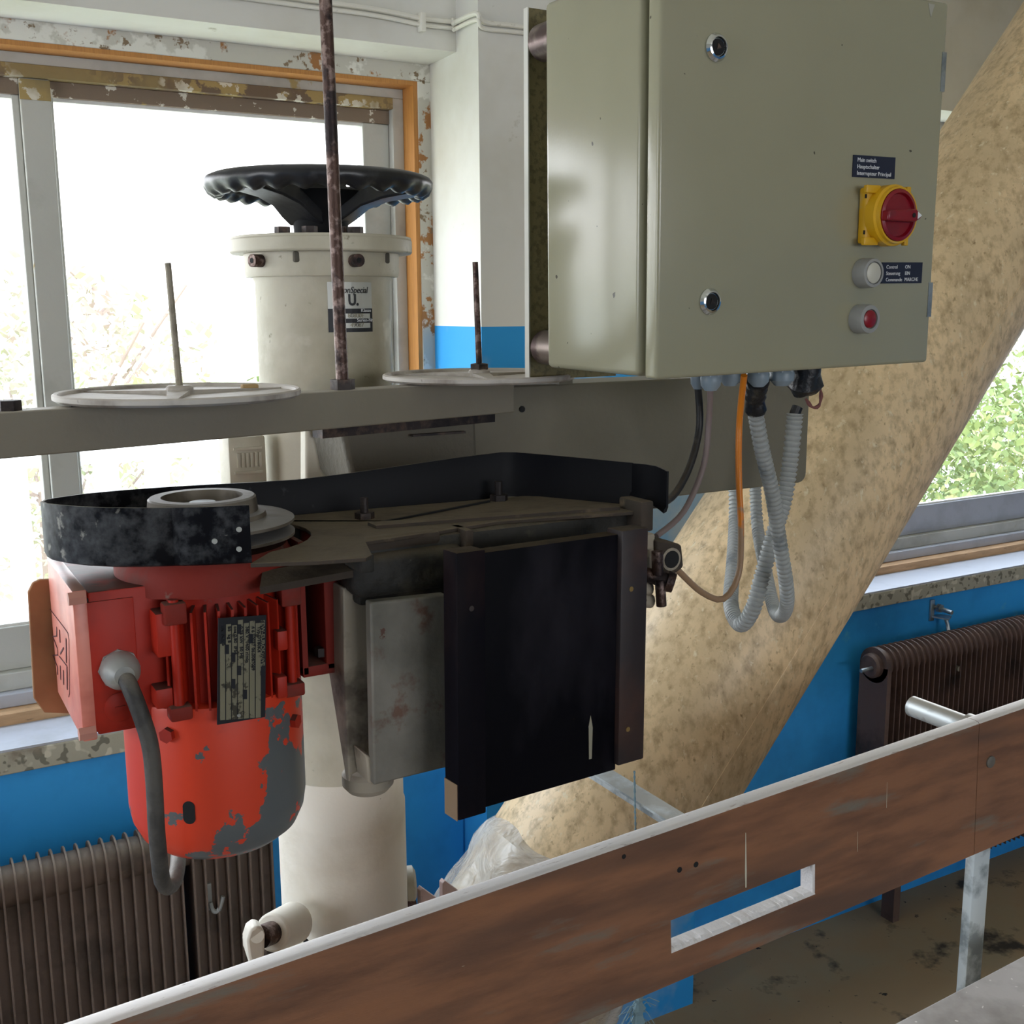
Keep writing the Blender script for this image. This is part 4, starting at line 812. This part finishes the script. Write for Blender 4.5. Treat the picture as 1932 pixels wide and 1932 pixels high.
x, z = kp(1868, 1437); b = B().lathe([(.0085, 0), (.0085, .002), (.0065, .003)], (x, 0, z), (0, -1, 0), 28); bmesh.ops.transform(b.bm, matrix=Mi, verts=b.bm.verts[:]); b.build('plank_bolt', mat('dull_bolt', '6f6a62', .6, .5), ct)
for px, py in ((1282, 1641), (1313, 1631), (1177, 1616)):
    x, z = kp(px, py); b = B().cyl((x, -.0004, z), (x, .0005, z), .0035 if px > 1200 else .0028, seg=16); bmesh.ops.transform(b.bm, matrix=Mi, verts=b.bm.verts[:]); b.build('nail_hole', gapm, sp_)
for px, py, l, w_ in ((1407, 1623, .036, .0016), (1618, 1588, .014, .0002), (1673, 1500, .018, .0002)):
    x, z = kp(px, py); b = B().prism([(x-w_*.2, -.0003, z+l), (x+w_*.2, -.0003, z+l), (x+w_*.8, -.0003, z-l*.4), (x+w_*.5, -.0003, z-l), (x-w_*.5, -.0003, z-l), (x-w_*.8, -.0003, z-l*.4)], (0, .0005, 0)); bmesh.ops.transform(b.bm, matrix=Mi, verts=b.bm.verts[:]); b.build('paint_run', mat('pale_run', 'c6c2ae', .5), sp_)
a, c = oY(1805, 1700, .990), oY(1862, 1700, .9685)
B().box((oY(1833, 1700, .9685).x, .9685, .0), (c.x, .984, 1.0), .0015).build('post', galv, ct)
TX = oY(1856, 1372, .968).x; tz = oX(1728, 1330, TX).z
B().lathe([(.0155, 0), (.0155, .125), (.0135, .125), (.0135, .02)], (TX, .968, tz-.004), (0, 1, 0), 28).build('cross_tube', galv, ct)
B().lathe([(.019, 0), (.019, .028)], (TX+.002, .968, tz-.004), (0, 1, 0), 28).build('tube_socket', galv, ct)
BX, BZ = .8277, .968
B().prism([(BX-.016, .968, BZ), (BX-.016, .968, BZ+.003), (BX+.014, .968, BZ+.003), (BX+.014, .968, BZ-.028), (BX+.011, .968, BZ-.028), (BX+.011, .968, BZ)], (0, .30, 0)).build('support_angle', galv, ct)
# bed of the conveyor, lower right
q0, q1 = oZ(1932, 1802, .70), oZ(1685, 1932, .70); de = (q0-q1).normalized(); q0 = q0+de*.9; q1 = q1-de*1.6; nn = Vector((de.y, -de.x, 0))
bd = thing('conveyor_bed', 'dusty grey conveyor bed in bottom right corner below the plank', 'conveyor bed', (1.2, .7, 0))
B().prism([q1, q0, q0+nn*.42, q1+nn*.42], (0, 0, -.03)).build('bed_plate', bedm, bd, bevel=.003)
for s in (.25, 2.4):
    for k in (.04, .38): P = q1+de*s+nn*k; B().box((P.x-.02, P.y-.02, 0), (P.x+.02, P.y+.02, .671)).build('leg', galv, bd)
# ---- string with frayed knot
st = [oY(1197, 1455, .96), oY(1198, 1520, .975), oY(1200, 1600, .99), oY(1203, 1750, .99), oY(1204, 1885, .99)]
sr = thing('hanging_cord', 'thin blue grey cord hanging from board ending in frayed knot', 'cord', st[-1])
B().tube(st, .0013, 8, .003, rf=lambda i: .0011+.0004*math.sin(i*1.9)).build('cord', cordm, sr)
b = B(); K = st[-1]
b.lathe([(.002, .014), (.007, .010), (.004, .004), (.008, -.004), (.005, -.012), (.008, -.02), (.003, -.032)], K+Vector((0, 0, -.008)), seg=12, fn=lambda k, th, r, h: (r*(1+.25*math.sin(3*th+k)), h))
for i in range(34):
    a = random.uniform(0, 2*PI); v = Vector((math.cos(a), .4*math.sin(a), random.uniform(-1.2, .5))); l = random.uniform(.015, .035); s0_ = K+Vector((0, 0, random.uniform(-.03, .0)))
    b.tube([s0_, s0_+v*l*.5+Vector((0, 0, .004)), s0_+v*l+Vector((0, 0, -.006))], .0005, 4, .02)
b.build('frayed_knot', cordm, sr)
# ================================================================== outdoors
tag(B().box((-60, 3.5, -4.2), (90, 120, -4)).build('ground', extground, loc=(0, 0, 0)), kind='structure')
def tree(x, y, z, r, n, m, label, leaf=.06, squash=1., trunk=True):
    t = thing('tree', label, 'tree', (x, y, -4), group='trees outside the windows'); b = B()
    for i in range(n):
        v = Vector((random.gauss(0, 1), random.gauss(0, 1), random.gauss(0, 1))).normalized()*random.uniform(.25, 1)**.5
        k = 1+.3*noise.noise(v*2+Vector((x, y, z))); P = Vector((x, y, z))+Vector((v.x*r*k, v.y*r*k, v.z*r*squash*k))
        a = Vector((random.uniform(-1, 1), random.uniform(-1, 1), random.uniform(-1, 1)))*leaf; c = Vector((random.uniform(-1, 1), random.uniform(-1, 1), random.uniform(-1, 1)))*leaf
        f_ = b.bm.faces.new([b.bm.verts.new(q) for q in (P, P+a, P+a+c, P+c)])
    me = bpy.data.meshes.new('crown'); b.bm.to_mesh(me); b.bm.free(); me.transform(WM[t.name].inverted()); me.materials.append(m); o = bpy.data.objects.new('crown', me); COL.objects.link(o); o.parent = t; WM[o.name] = WM[t.name]
    tb_ = B(); tb_.cyl((x, y, -4), (x, y, z), .14*r/2+.05, .05, seg=10)
    for i in range(12):
        a = random.uniform(0, 2*PI); q = Vector((x, y, z-r*squash*random.uniform(.2, .9))); e_2 = q+Vector((math.cos(a)*r*.9, math.sin(a)*r*.9, r*squash*random.uniform(.5, 1.1)))
        tb_.tube([q, (q+e_2)/2+Vector((0, 0, -.1)), e_2], .013, 5, 1.)
    tb_.build('trunk', barkm, t)
tr = [(1.2, 10.0, .7, 1.5, 5200, leafp, 'pale thin tree seen through the left window pane middle'), (4.6, 10.4, .7, 1.3, 4800, leafm, 'small light green tree right of the pale tree in left window'), (-2.4, 10, -.6, 1.6, 4800, leafp, 'pale shrubby tree at far left edge of left window'),
      (9.5, 8.0, -.75, 1.7, 10400, leafm, 'bright green bushy tree low in the right window'), (13.0, 8.5, -.6, 1.9, 10400, leafm, 'yellow green tree at right edge of the right window'), (16, 18, 1.2, 2.6, 8400, leafp, 'pale bare tree above the white wall in right window'), (24, 19, 1.0, 3.2, 9000, leafp, 'distant pale trees far right beyond the white wall'), (6.1, 5.9, -1.3, 1.0, 5200, leafm, 'low green bush beside duct edge in right window')]
for q in tr: tree(*q[:6], q[6])
wl = thing('white_outbuilding', 'long white wall outside seen as bright band through both windows', 'building', (10, 13.5, -4))
B().box((-16, 13.4, -4), (34, 13.8, .42)).build('wall', extwhite, wl); B().box((-16, 13.2, .42), (34, 14, .62)).build('coping', extwhite, wl)
fz = thing('slatted_fence', 'white slatted railing outside below the bar in left window', 'fence', (.8, 5.5, -4))
y_ = 5.6
fr0, fr1 = oY(228, 870, y_), oY(470, 858, y_); zt3 = oY(300, 866, y_).z
B().box((-4, y_, zt3), (3.2, y_+.08, zt3+.07)).build('rail', extwhite, fz)
for i in range(30): B().box((-3.9+i*.24, y_+.01, zt3-.4), (-3.9+i*.24+.11, y_+.06, zt3+.02)).build('slat', extglassy, fz)
for i in range(4): B().box((-3.9+i*2.2, y_, -4), (-3.8+i*2.2, y_+.08, zt3)).build('post', extwhite, fz)
